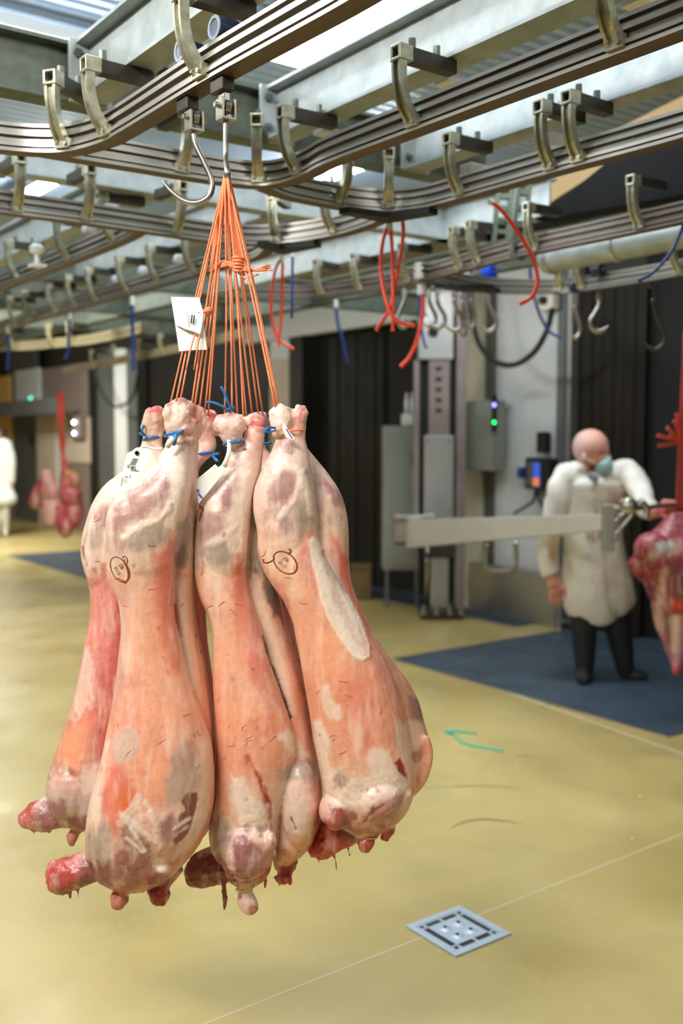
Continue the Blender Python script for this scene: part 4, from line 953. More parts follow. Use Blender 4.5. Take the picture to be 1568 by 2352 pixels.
# ================================================================== orange twine
tw = thing('twine_sling', P(519, 412, Yl), 'orange twine sling tying the meat bundle to its hook', 'twine')
rt = random.Random(3)
ends = [(384, 958, YA - 0.0), (404, 922, YB - 0.03), (414, 920, YB + 0.03), (440, 930, YB), (446, 940, YB + 0.03), (457, 945, YB + 0.03), (470, 950, 2.33), (478, 955, 2.33), (516, 960, YC + 0.03), (533, 955, YC), (545, 950, YC + 0.02), (559, 962, YC), (566, 960, YC + 0.05), (580, 960, 2.35), (593, 950, 2.35), (604, 955, 2.35), (632, 935, YD - 0.02), (637, 938, YD - 0.015), (641, 940, YD + 0.02)]
for i, (x, y, yy) in enumerate(ends):
    f = i / (len(ends) - 1)
    ax = 506 + 28 * f + rt.uniform(-4, 4)
    p0 = P(519 + (f - 0.5) * 10, 408, Yl - 0.006 - 0.012 * (i % 2)); p1 = P(ax, 450 + rt.uniform(-10, 20), Yl - 0.014 * (i % 3))
    p2 = P(x, y, yy)
    mid = p1.lerp(p2, 0.5) + Vector((rt.uniform(-0.004, 0.004), 0, 0))
    MB().tube(crom([P(519, 415, Yl + 0.006), p0, p1, mid, p2], 4), 0.0021 if i < 16 else 0.0024, 6).build('strand', M['orange_twine'], tw, smooth=True)
for k in range(5):      # thick turns near the hook
    a = P(512 + 3 * k, 420, Yl - 0.02); b = P(530 + 5 * k, 520 + 8 * k, Yl - 0.02); c = P(545 + 4 * k, 610, Yl - 0.015)
    MB().tube(crom([a, b, c], 4), 0.0021, 6).build('strand', M['orange_twine'], tw, smooth=True)
    a = P(524 - 2 * k, 420, Yl - 0.02); b = P(507 - 2 * k, 500, Yl - 0.02); c = P(494 - 3 * k, 600 + 6 * k, Yl - 0.015)
    MB().tube(crom([a, b, c], 4), 0.0021, 6).build('strand', M['orange_twine'], tw, smooth=True)
def tuft(x, y, dx, dy, n, spread, r=0.0011):
    mb = MB()
    for k in range(n):
        s = rt.uniform(-spread, spread)
        mb.tube(crom([P(x, y, Yl - 0.03), P(x + dx * 0.5, y + dy * 0.5 + s * 0.5, Yl - 0.035 + rt.uniform(-.006, .006)), P(x + dx * rt.uniform(.8, 1.05), y + dy + s, Yl - 0.035 + rt.uniform(-.01, .01))], 3), [r, r, r, r, r, r, r * 0.6], 5)
    o = mb.build('frayed_end', M['orange_twine'], tw, smooth=True); o['kind'] = 'stuff'
tuft(570, 624, 54, -10, 14, 8); tuft(545, 618, 40, 4, 8, 8); tuft(560, 640, 36, -6, 8, 8); tuft(478, 665, 12, -50, 7, 4, 0.0016); tuft(482, 632, 24, -32, 6, 5); tuft(568, 645, 12, 10, 4, 4)
for k in range(7):      # knots round the strands
    x0, y0 = 484 + rt.uniform(-4, 4), 622 + rt.uniform(-8, 10)
    MB().tube(crom([P(x0, y0, Yl - 0.03), P(515, 606 + rt.uniform(-8, 10), Yl - 0.036), P(540, 612 + rt.uniform(-10, 8), Yl - 0.036), P(562, 632 + rt.uniform(-10, 14), Yl - 0.03)], 4), 0.0019, 6).build('knot_turn', M['orange_twine'], tw, smooth=True)
for k in range(5):
    MB().tube(crom([P(534, 592 + 7 * k, Yl - 0.03), P(546, 590 + 8 * k, Yl - 0.042), P(560, 596 + 7 * k, Yl - 0.03)], 4), 0.0030, 6).build('knot_turn', M['orange_twine'], tw, smooth=True)
for k in range(3):
    MB().tube(crom([P(464, 714 + 2 * k, Yl - 0.055), P(480, 707 + 3 * k, Yl - 0.06), P(491, 712 + k, Yl - 0.05)], 4), 0.0023, 6).build('knot_turn', M['orange_twine'], tw, smooth=True)

# ================================================================== paper card and tags
def sheet(name, poly, Yf, m, parent, th=0.0005, sub=1):
    """thin card with its outline at given places; Yf gives each corner its distance"""
    pts = [P(x, y, Yf if isinstance(Yf, float) else Yf[i]) for i, (x, y) in enumerate(poly)]
    nrm = (pts[1] - pts[0]).cross(pts[2] - pts[0]).normalized() * th
    n = len(pts)
    mb = MB().add(pts + [p + nrm for p in pts], [tuple(range(n)), tuple(range(2 * n - 1, n - 1, -1))] + [(i, (i + 1) % n, n + (i + 1) % n, n + i) for i in range(n)])
    return mb.build(name, m, parent)
def marks(parent, quads, Y, m, name='print'):
    mb = MB()
    for q in quads: mb.add([P(x, y, Y) for x, y in q], [tuple(range(len(q)))])
    o = mb.build(name, m, parent); o['kind'] = 'stuff'; return o
def bar(x, y, l, w, ang):
    a = math.radians(ang); c, s = math.cos(a), math.sin(a)
    return [(x + u * l * c - v * w * s, y + u * l * s + v * w * c) for u, v in ((-.5, -.5), (.5, -.5), (.5, .5), (-.5, .5))]
Yk = 2.045
card = thing('paper_card', P(425, 740, Yk), 'folded white paper card clipped to the orange twine', 'card')
sheet('back_leaf', [(393, 683), (457, 684), (466, 730), (475, 803), (443, 804), (411, 807), (402, 745)], Yk + 0.004, M['paper'], card)
sheet('front_leaf', [(392, 682), (457, 683), (463, 705), (467, 722), (463, 750), (459.5, 768), (443, 761), (425, 756), (402, 744)], [Yk, Yk, Yk - .002, Yk - .004, Yk - .006, Yk - .008, Yk - .008, Yk - .006, Yk - .003], M['paper'], card)
marks(card, [bar(440, 733, 20, 3.2, 96), bar(445, 734, 20, 3.2, 96)], Yk - 0.0105, M['print'])
marks(card, [bar(434, 727 + 5.5 * k, 3.4, 2.4, 96) for k in range(5)] + [bar(431, 718 + 4 * k, 3, 1.3, 96) for k in range(6)] + [bar(457, 717.5, 8, 2, 6)], Yk - 0.0105, M['print_grey'])
for x0, x1 in ((446, 433), (457, 451)):
    MB().tube(crom([P(x0 + 3, 764, Yk - 0.004), P((x0 + x1) / 2, 795, Yk - 0.006), P(x1 - 6, 850, Yk)], 3), 0.0017, 6).build('twine_loop', M['orange_twine'], card, smooth=True)
Yt = 2.055
t1 = thing('carcass_tag', P(318, 1040, Yt), 'white barcode tag reading 21.8 at the left shoulder of the bundle', 'tag')
sheet('tag_card', [(278, 1121), (276, 1108), (283, 1078), (291, 1041), (302, 1036), (313, 1028), (324, 1027), (338, 1037), (332, 1062), (325, 1088), (305, 1102)], Yt, M['paper'], t1, 0.0006)
Yp = Yt - 0.0012
marks(t1, [bar(311 + 1.2 * k * -0.9, 1054 + 2.1 * k, 13, 1.2 if k % 3 else 1.8, 6) for k in range(7)] + [bar(306, 1071 + 2.1 * k, 13, 0.9, 6) for k in range(6)] + [bar(295, 1068 + 3 * k, 7, 1.2, 4) for k in range(3)], Yp, M['print_grey'], 'barcode')
marks(t1, [bar(304, 1075, 9, 1.8, -70), bar(313, 1081, 12, 1.4, 14)], Yp, M['print'], 'barcode')
MB().lathe(P(314.5, 1040.5, Yp), (0, -1, 0), [(0.0046, 0), (0.0046, 0.0012), (0.0028, 0.0012), (0.0028, 0)], 18).build('eyelet', M['print'], t1)
def flat_text(parent, s, px, py, size_px, rot, Y, m):
    v, f = text_mesh(s); a = math.radians(rot)
    MB().add([P(px + (x * math.cos(a) + y * math.sin(a)) * size_px, py + (x * math.sin(a) - y * math.cos(a)) * size_px, Y) for x, y, z in v], f).build('lettering', m, parent)
flat_text(t1, '21.8', 289, 1101, 10, -76, Yp, M['print_grey'])
marks(t1, [bar(298, 1092 + 4 * k, 3, 2, -76) for k in range(2)] + [bar(281.5 - k, 1098 + 5 * k, 3.4, 2.4, -76) for k in range(4)], Yp, M['print_grey'], 'small_print')
MB().tube(crom([P(316, 1034, Yt), P(330, 1026, Yt + .02), P(352, 1030, Yt + .03), P(372, 1030, Yt + 0.02)], 5), 0.0022, 8).build('tag_loop', M['paper'], t1, smooth=True)
MB().tube([P(398, 1005, YB - 0.045), P(391, 1014, YB - 0.047), P(384, 1026, YB - 0.044)], 0.0062, 10).build('white_clip', M['white_p'], t1, smooth=True)
Yt2 = 2.075
t2 = thing('carcass_tag', P(505, 1070, Yt2), 'plain white tag with a small violet figure at the middle thigh', 'tag')
sheet('tag_card', [(448, 1104), (494, 1066), (501, 1073), (514, 1063), (523, 1068), (516, 1084), (456, 1157)], [Yt2, Yt2, Yt2, Yt2, Yt2, Yt2, Yt2 - 0.004], M['paper'], t2, 0.0006)
Yp = Yt2 - 0.006
marks(t2, [bar(460, 1139, 14, 4.5, 47), bar(454, 1127, 5, 7, 30)], Yp, M['violet'])
MB().tube(crom([P(514, 1068, Yt2), P(521, 1054, Yt2 - .004), P(526, 1035, Yt2), P(526, 1010, Yt2 + .02)], 5), 0.0048, 8).build('tag_loop', M['paper'], t2, smooth=True)
t3 = thing('carcass_tag', P(655, 985, YD), 'small grey-white tag with violet print under the right knuckle', 'tag')
sheet('tag_card', [(650, 968), (664, 990), (677, 1007), (672, 1010), (656, 1004), (648, 985)], YD - 0.05, M['paper'], t3, 0.0006)
marks(t3, [bar(664, 996, 26, 3, 58)], YD - 0.0515, M['violet'])

# ================================================================== hall: lamps, walls, floor fittings
def batten(label, c, d, L=1.5):
    """bare fluorescent batten hanging just under the ceiling sheet"""
    d = Vector(d).normalized(); s = d.cross(Z)
    root = thing('ceiling_lamp', c, label, 'lamp', 'fluorescent battens above the beams')
    MB().box(Vector(c) + Z * 0.05, d, s, Z, L / 2, 0.05, 0.03).build('housing', M['white_p'], root, bevel=0.004)
    for q in (-0.035, 0.035):
        MB().cyl(Vector(c) + s * q - d * (L / 2 - 0.03), Vector(c) + s * q + d * (L / 2 - 0.03), 0.014, 10).build('tube', M['tube'], root, smooth=True, auto=40)
    return root
def opal(label, c, d, L=1.5, Wd=0.5, e=14.0):
    d = Vector(d).normalized(); q = d.cross(Z); c = Vector(c)
    root = thing('ceiling_lamp', c, label, 'lamp', 'opal lamps above the beams')
    MB().box(c + Z * 0.045, d, q, Z, L / 2 + 0.02, Wd / 2 + 0.02, 0.04).build('housing', M['white_p'], root, bevel=0.004)
    if 'opal' not in M: M['opal'] = mat('opal_diffuser', (240, 248, 255), 0.5, emit=e)
    MB().box(c, d, q, Z, L / 2, Wd / 2, 0.012).build('diffuser', M['opal'], root, bevel=0.004)
opal('bright opal ceiling lamp in the gap between the two nearest beams', PZ(930, 5, CEIL - 0.12), A, 1.7, 0.55)
batten('ceiling lamp above the nearest beam, beyond the top edge', PZ(330, -420, CEIL - 0.14), A)
batten('ceiling lamp behind the first cross girder, over the empty hook', AB(4.6, 1.3, CEIL - 0.14), B)
batten('ceiling lamp over the second cross girder at the left', AB(5.4, 0.3, CEIL - 0.14), A)
batten('ceiling lamp over the short bright rail at the left', AB(7.2, 2.6, CEIL - 0.14), A)
batten('ceiling lamp over the far end of the pale beam', AB(5.6, 4.1, CEIL - 0.14), A)

W0 = Vector((1.55, 8.91, 0)); NW = -B
def wcoord(px, py, off=0.0):
    """point on the back wall (moved off metres towards the camera) seen at px, py"""
    d = ray(px, py); q = W0 + NW * off
    k = q.dot(B) / d.dot(B)
    return CAM + d * k
def wpanel(name, x0, x1, y0, y1, m, off=0.0, th=0.06, parent=None, bevel=0.0, floor0=False, vert=True):
    """upright panel on the wall; its height taken at its middle"""
    xm = (x0 + x1) / 2
    a0 = wcoord(x0, 1005, off); a1 = wcoord(x1, 1005, off)
    z1 = wcoord(xm, y0, off).z; z0 = 0.0 if floor0 else max(wcoord(xm, y1, off).z, 0.0)
    c = (a0 + a1) / 2; c.z = (z0 + z1) / 2
    return MB().box(c - NW * (th / 2), A, B, Z, (a1 - a0).length / 2, th / 2, (z1 - z0) / 2).build(name, m, parent, bevel=bevel)
M['wall_dark'] = mat('dark_hall_wall', (62, 58, 50), 0.6, var=0.3, vscale=1.5)
M['curtain'] = mat('dark_strip_curtain', (36, 35, 28), 0.5, spec=0.2, var=0.35, vscale=1.2, rvar=0.1)
M['curtain2'] = mat('brown_strip_curtain', (36, 31, 24), 0.5, spec=0.2, var=0.3, vscale=1.2)
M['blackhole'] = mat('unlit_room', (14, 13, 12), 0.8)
M['cream'] = mat('cream_wall_panel', (226, 220, 196), 0.5, var=0.08, vscale=2)
M['pale'] = mat('pale_wall_panel', (206, 208, 206), 0.38, var=0.1, vscale=1.5, rvar=0.08)
M['beige'] = mat('beige_wall_panel', (204, 188, 172), 0.5, var=0.12, vscale=2)
M['taupe'] = mat('taupe_wall_panel', (136, 122, 114), 0.55, var=0.15, vscale=2)
M['header'] = mat('white_header_board', (214, 220, 220), 0.5, var=0.1, vscale=1.5)
M['headerbrown'] = mat('tan_upper_board', (150, 134, 106), 0.6, var=0.15, vscale=1)
M['post'] = mat('grey_steel_post', (112, 116, 114), 0.4, 0.4, var=0.15, vscale=4)
M['cabinet'] = mat('grey_cabinet', (150, 152, 142), 0.45, 0.2, var=0.1, vscale=3)
M['amber'] = mat('amber_lit_panel', (236, 190, 110), 0.5)
M['screen_blue'] = mat('display_blue', (60, 90, 190), 0.4, emit=0.6)
M['screen_orange'] = mat('display_orange', (235, 130, 60), 0.4, emit=0.5)
def led(root, p, rgb, s, r=0.014):
    m = mat('led', rgb, 0.4, emit=s)
    return MB().lathe(p, NW, [(r, 0), (r * 0.9, r * 0.5), (r * 0.5, r * 0.9), (0.001, r)], 12).build('indicator_light', m, root, smooth=True)
# wall body
wb = MB().box(W0 + A * 6 + B * 0.35 + Z * 1.8, A, B, Z, 16, 0.06, 1.8).build('wall_back', M['wall_dark']); struct(wb)
wl = MB().box((-11.0, 12, 1.8), (1, 0, 0), (0, 1, 0), (0, 0, 1), 0.1, 16, 1.8).build('wall_left', M['beige']); struct(wl)
wr = MB().box((7.5, 4, 1.8), (1, 0, 0), (0, 1, 0), (0, 0, 1), 0.1, 9, 1.8).build('wall_right', M['taupe']); struct(wr)
n_d = 0
def door(x0, x1, y0, y1, m, off=-0.12):
    global n_d
    n_d += 1
    return struct(wpanel('door_%d' % n_d, x0, x1, y0, y1, M[m], off, 0.06, floor0=True))
n_t = 0
def trim(x0, x1, y0, y1, m, off=0.0, th=0.16, fl=True):
    global n_t
    n_t += 1
    return struct(wpanel('trim_%d' % n_t, x0, x1, y0, y1, M[m], off, th, floor0=fl))
# right: strip curtains, frame, pale panel
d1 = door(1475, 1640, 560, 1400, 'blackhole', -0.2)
d2 = wpanel('door_20', 1306, 1480, 640, 1400, M['curtain2'], -0.16, 0.03, floor0=True); struct(d2)
for k in range(7):
    wpanel('curtain_strip', 1308 + 24.5 * k, 1331 + 24.5 * k, 655, 1380, M['curtain2'], -0.12 + 0.012 * (k % 2), 0.006, parent=d2, floor0=True)
trim(1276, 1292, 560, 1400, 'post'); trim(1294, 1308, 560, 1400, 'brushed', -0.03)
trim(1138, 1277, 560, 1300, 'pale', -0.02, 0.1)
trim(1106, 1139, 560, 1400, 'post', -0.06, 0.08)
trim(1066, 1107, 560, 1400, 'cream', -0.03, 0.1)
kick = MB(); struct(wpanel('baseboard_right', 1078, 1292, 1306, 1420, M['brushed'], 0.06, 0.08, floor0=True, bevel=0.01))
# middle: dark doorway behind the lift, header board above
d3 = door(690, 1070, 700, 1380, 'curtain', -0.2)
for k in range(9):
    wpanel('curtain_strip', 692 + 21 * k, 712 + 21 * k, 760, 1380, M['curtain'], -0.17 + 0.012 * (k % 2), 0.006, parent=d3, floor0=True)
d4 = door(300, 622, 780, 1340, 'curtain', -0.2)
trim(664, 694, 720, 1400, 'black', 0.0); trim(620, 666, 770, 1400, 'beige', -0.04, 0.1); trim(620, 666, 770, 826, 'header', -0.02, 0.02, False)
trim(560, 1075, 690, 752, 'header', 0.02, 0.12, False); trim(400, 1090, 560, 690, 'headerbrown', 0.0, 0.12, False)
# left end
trim(290, 316, 800, 1400, 'post'); trim(264, 292, 800, 1400, 'header', 0.02); trim(224, 266, 800, 1400, 'post', -0.02)
trim(204, 226, 800, 1400, 'black', -0.02)
trim(150, 206, 960, 1062, 'beige', 0.0, 0.1, False); trim(90, 206, 840, 962, 'taupe', -0.02, 0.1, False); trim(90, 206, 1060, 1300, 'taupe', -0.02, 0.1)
trim(84, 126, 955, 1300, 'beige', 0.02, 0.08); trim(124, 151, 955, 1300, 'header', 0.0, 0.08)
trim(22, 86, 800, 1300, 'post', -0.04, 0.06); trim(38, 92, 848, 922, 'header', 0.05, 0.05, False)
trim(-60, 24, 868, 1075, 'amber', 0.0, 0.06, False); trim(-80, 24, 1075, 1300, 'taupe', 0.0, 0.06)
# a hole in the beige panel
MB().box(wcoord(70, 1010, 0.03), A, B, Z, 0.035, 0.02, 0.10).build('door_handle', M['black'])
bpy.data.objects['door_handle'].name = 'wall_slot'; tag(bpy.data.objects['wall_slot'], 'small dark slot on the far beige panel behind the hanging meat', 'slot')
# horizontal grey duct at the far left
duct = MB().box(wcoord(40, 938, 0.5), A, B, Z, 1.9, 0.09, 0.13).build('cable_duct', M['post']); tag(duct, 'grey horizontal duct at the far left beside the orange twine', 'duct')
# switch boxes and displays
def wallbox(name, label, cat, x0, x1, y0, y1, m, off=0.1, th=0.1):
    r = thing(name, wcoord((x0 + x1) / 2, y1, off), label, cat)
    wpanel('casing', x0, x1, y0, y1, M[m], off, th, parent=r, bevel=0.008)
    return r
cb = wallbox('control_box', 'pale control box with a blue and a green light beside the lift', 'control box', 1068, 1130, 920, 1080, 'cabinet', 0.22, 0.16)
trim_led = wcoord(1135, 930, 0.26)
MB().box(wcoord(1135, 950, 0.235), A, B, Z, 0.012, 0.02, 0.16).build('light_strip', M['black'], cb)
led(cb, wcoord(1135, 930, 0.26), (120, 120, 255), 9); led(cb, wcoord(1135, 970, 0.26), (20, 255, 110), 5)
tm = wallbox('weighing_terminal', 'black terminal with a blue and orange display on the pale wall', 'terminal', 1206, 1262, 1052, 1124, 'black', 0.12, 0.1)
wpanel('key_column', 1211, 1221, 1060, 1116, M['post'], 0.125, 0.01, tm); wpanel('display', 1224, 1240, 1062, 1118, M['screen_blue'], 0.125, 0.01, tm); wpanel('orange_key', 1224, 1238, 1098, 1116, M['screen_orange'], 0.13, 0.01, tm)
MB().tube(crom([wcoord(1232, 1124, 0.1), wcoord(1225, 1150, 0.1), wcoord(1205, 1165, 0.1), wcoord(1180, 1180, 0.08)], 5), 0.012, 8).build('cable', M['black'], tm, smooth=True)
MB().tube(crom([wcoord(1236, 1124, 0.1), wcoord(1238, 1145, 0.1), wcoord(1248, 1170, 0.1), wcoord(1260, 1180, 0.08)], 5), 0.012, 8).build('cable', M['black'], tm, smooth=True)
wallbox('card_reader', 'narrow black box on the wall above the terminal', 'box', 1231, 1250, 992, 1040, 'black', 0.1, 0.08)
wallbox('blue_switch', 'small blue square switch left of the terminal', 'switch', 1187, 1198, 1074, 1098, 'blue_cord', 0.1, 0.08)
sw = wallbox('round_switch', 'cream switch box with a black knob high on the pale wall', 'switch', 1234, 1264, 668, 712, 'cream', 0.1, 0.08)
MB().lathe(wcoord(1250, 690, 0.10), NW, [(0.035, 0), (0.035, 0.04), (0.028, 0.05)], 14).build('knob', M['black'], sw)
lb = wallbox('light_box', 'far wall panel with two white lights beside the hanging meat', 'control box', 158, 184, 955, 1006, 'taupe', 0.12, 0.1)
led(lb, wcoord(170, 970, 0.14), (240, 245, 255), 40, 0.02); led(lb, wcoord(171, 995, 0.14), (215, 210, 255), 30, 0.02)
hb = wallbox('hose_box', 'white box with a teal light at the far left wall', 'box', 80, 124, 918, 930, 'white_p', 0.15, 0.1)
led(hb, wcoord(72, 916, 0.2), (60, 230, 200), 2.5, 0.045)
# black hose hanging in a loop
def hose(label, pts, r, m, name='hose', cat='hose'):
    root = thing(name, pts[0], label, cat)
    MB().tube(crom(pts, 6), r, 8).build('hose_line', m, root, smooth=True)
    return root
hose('black hose hanging in a wide loop beside the pale wall panel', [wcoord(1078, 640, .4), wcoord(1082, 720, .4), wcoord(1100, 790, .4), wcoord(1135, 830, .4), wcoord(1180, 838, .4), wcoord(1225, 810, .4), wcoord(1255, 760, .4), wcoord(1268, 710, .3)], 0.024, M['black'])
hose('thin black hose looping on the far left wall', [wcoord(215, 830, .3), wcoord(225, 880, .3), wcoord(250, 925, .3), wcoord(275, 933, .3), wcoord(305, 910, .3), wcoord(318, 850, .3)], 0.022, M['black'])

# ---- grey cabinet in the dark doorway, jug on it
Yc = 9.45
cab = thing('steel_cabinet', PZ(920, 1370, 0), 'grey steel cabinet standing in the dark doorway', 'cabinet')
def pxbox(name, x0, x1, y0, y1, Y, th, m, parent=None, bevel=0.0, floor0=False, rot=True):
    a, b = P(x0, y0, Y), P(x1, y1, Y)
    z0 = 0.0 if floor0 else b.z
    c = Vector(((a.x + b.x) / 2, Y + th / 2, (a.z + z0) / 2))
    return MB().box(c, (1, 0, 0), (0, 1, 0), (0, 0, 1), (b.x - a.x) / 2, th / 2, (a.z - z0) / 2).build(name, m, parent, bevel=bevel)
pxbox('body', 880, 962, 978, 1310, Yc, 0.35, M['cabinet'], cab, 0.008)
pxbox('door', 898, 960, 992, 1300, Yc - 0.02, 0.02, M['cabinet'], cab, 0.004)
for q in (884, 952): pxbox('leg', q, q + 8, 1308, 1375, Yc + 0.02, 0.04, M['post'], cab, floor0=True)
pxbox('handle', 946, 951, 1040, 1070, Yc - 0.05, 0.03, M['black'], cab)
jug = thing('plastic_crate', P(945, 976, Yc), 'cream plastic crate of bottles on top of the grey cabinet', 'crate')
pxbox('crate_body', 924, 966, 950, 977, Yc + 0.02, 0.2, M['white_p'], jug, 0.01)
for k in range(3):
    q = P(933 + 12 * k, 950, Yc + 0.1)
    MB().lathe(q, Z, [(0.016, 0), (0.016, 0.12), (0.008, 0.16), (0.008, 0.2)], 10).build('bottle_neck', M['white_p'], jug, smooth=True)
# wooden pallet block in the doorway
pal = thing('cardboard_box', PZ(825, 1372, 0), 'brown cardboard box low in the dark doorway', 'box')
M['card'] = mat('brown_card', (120, 96, 56), 0.7, var=0.2, vscale=6)
pxbox('box_body', 804, 852, 1305, 1360, 9.9, 0.3, M['card'], pal, 0.01, floor0=True); pxbox('box_flap', 803, 853, 1302, 1308, 9.88, 0.34, M['card'], pal)

# ---- lifting column with swing arm
Yq = 8.95
M['zinc_pink'] = mat('dull_machined_steel', (168, 154, 150), 0.38, 0.6, var=0.2, vscale=6)
lift = thing('lifting_column', PZ(1010, 1418, 0), 'stainless lifting column with guide slots and a swinging arm', 'lift')
pxbox('gear_plate', 962, 1042, 668, 826, Yq - 0.05, 0.16, M['brushed'], lift, 0.01)
gp = P(994, 762, Yq - 0.05); MB().lathe(gp, (0, -1, 0), [(0.045, 0), (0.045, 0.03), (0.03, 0.045)], 16).build('knob', M['black'], lift)
pxbox('motor', 968, 1010, 636, 670, Yq - 0.02, 0.2, M['black'], lift, 0.01); pxbox('motor_cap', 980, 996, 640, 662, Yq - 0.05, 0.04, M['cream'], lift, 0.005)
pxbox('back_channel', 952, 1052, 826, 1190, Yq + 0.06, 0.06, M['black'], lift)
pxbox('guide_post', 951, 962, 826, 1180, Yq, 0.1, M['zinc_pink'], lift, 0.004); pxbox('guide_bar', 985, 1032, 826, 1010, Yq - 0.02, 0.06, M['zinc_pink'], lift, 0.004)
pxbox('guide_post', 1050, 1066, 640, 1400, Yq, 0.12, M['zinc_pink'], lift, 0.004)
sl = pxbox('sliding_plate', 974, 1041, 1000, 1192, Yq - 0.08, 0.08, M['brushed'], lift, 0.006)
for x, y in ((1032, 1172), (982, 1172), (982, 1014), (1032, 1014)):
    MB().lathe(P(x, y, Yq - 0.08), (0, -1, 0), [(0.012, 0), (0.012, 0.012), (0.004, 0.014)], 8).build('bolt', M['bolt'], sl)
for q in range(5): pxbox('rack_tooth', 1000, 1014, 842 + q * 24, 852 + q * 24, Yq - 0.03, 0.02, M['dark_steel'], lift)
pxbox('lower_tube', 990, 1032, 1250, 1400, Yq - 0.02, 0.15, M['brushed'], lift, 0.02); pxbox('collar', 975, 1046, 1246, 1282, Yq - 0.05, 0.2, M['dark_steel'], lift, 0.02)
MB().cyl(PZ(980, 1405, 0.03), P(981, 1255, Yq - .05), 0.018, 10).build('side_rod', M['steel'], lift, smooth=True)
pxbox('base_plate', 966, 1064, 1402, 1420, Yq - 0.12, 0.35, M['dark_steel'], lift, 0.006, floor0=True)
for x in (972, 1000, 1030, 1056): MB().lathe(PZ(x, 1408, 0.05) + Vector((0, -0.1, 0)), Z, [(0.03, 0), (0.03, 0.04), (0.016, 0.04), (0.016, 0.09)], 8).build('anchor_bolt', M['steel'], lift)
# arm (tapering, swung towards the camera)
def arm_pt(x, y, Y): return P(x, y, Y)
arm = []
M['arm'] = mat('satin_steel_arm', (214, 214, 210), 0.42, 0.35, var=0.06, vscale=8)
for x, yt, yb, Y, th in [(945 + 450 * q, 1193 - 12 * q, 1258 - 40 * q, 1.0 / ((1 - q) / 8.75 + q / 5.5), 0.055 - 0.012 * q) for q in (0.0, 0.33, 0.66, 1.0)]:
    t, b = P(x, yt, Y), P(x, yb, Y); n = Vector((0.9675, 0.2527, 0)) * th
    arm.append([t - n, t + n, b + n, b - n])
ao = MB().rings(arm).build('swing_arm', M['arm'], lift, bevel=0.004)
ph = pxbox('pivot_housing', 906, 962, 1186, 1252, Yq - 0.2, 0.22, M['dark_steel'], lift, 0.01)
pxbox('pivot_cheek', 905, 938, 1194, 1246, Yq - 0.23, 0.03, M['zinc_pink'], ph, 0.004); pxbox('pivot_cap', 905, 1000, 1184, 1194, Yq - 0.26, 0.3, M['steel'], ph, 0.004)
Ye = 5.46
ep = pxbox('end_plate', 1388, 1412, 1160, 1268, Ye, 0.05, M['brushed'], lift, 0.005)
def rod(name, pts, r, parent, m='steel'): return MB().tube(crom([P(x, y, Y) for x, y, Y in pts], 5), r, 8).build(name, M[m], parent, smooth=True)
rod('u_handle', [(1118, 1248, 7.3), (1116, 1296, 7.3), (1122, 1308, 7.28), (1150, 1311, 7.15), (1176, 1308, 7.0), (1184, 1296, 6.95), (1184, 1244, 6.95)], 0.016, lift)
gr = rod('gripper_rod', [(1410, 1166, Ye), (1440, 1170, Ye), (1480, 1166, Ye + 0.12), (1548, 1160, Ye + 0.36)], 0.014, lift)
rod('gripper_lever', [(1412, 1228, Ye), (1432, 1206, Ye), (1452, 1180, Ye), (1466, 1160, Ye)], 0.011, gr)
rod('gripper_claw', [(1424, 1150, Ye), (1436, 1160, Ye), (1430, 1180, Ye), (1418, 1188, Ye)], 0.016, gr); rod('gripper_claw', [(1470, 1150, Ye + .05), (1486, 1170, Ye + .08), (1480, 1192, Ye + .08)], 0.02, gr)
MB().lathe(P(1448, 1164, Ye - .02), (0, 1, 0), [(0.04, 0), (0.05, 0.03), (0.045, 0.08), (0.02, 0.1)], 14).build('gripper_joint', M['steel'], gr, smooth=True)
for x, y in ((1412, 1196), (1412, 1236)): MB().lathe(P(x, y, Ye - .02), (0, -1, 0), [(0.012, 0), (0.014, 0.02), (0.006, 0.03)], 10).build('bolt_head', M['steel'], ep)

# ---- step by the wall
st = thing('tool_rack', PZ(1305, 1446, 0), 'black and steel floor rack below the man\'s lowered hand', 'rack')
qY = PZ(1305, 1446, 0).y
pxbox('rack_back', 1288, 1334, 1392, 1446, qY + 0.12, 0.04, M['black'], st, floor0=True); pxbox('rack_side', 1276, 1288, 1388, 1446, qY, 0.16, M['brushed'], st, floor0=True); pxbox('rack_shelf', 1288, 1336, 1424, 1432, qY - 0.02, 0.18, M['steel'], st, 0.004); pxbox('rack_front', 1290, 1336, 1432, 1446, qY - 0.02, 0.03, M['black'], st, floor0=True)

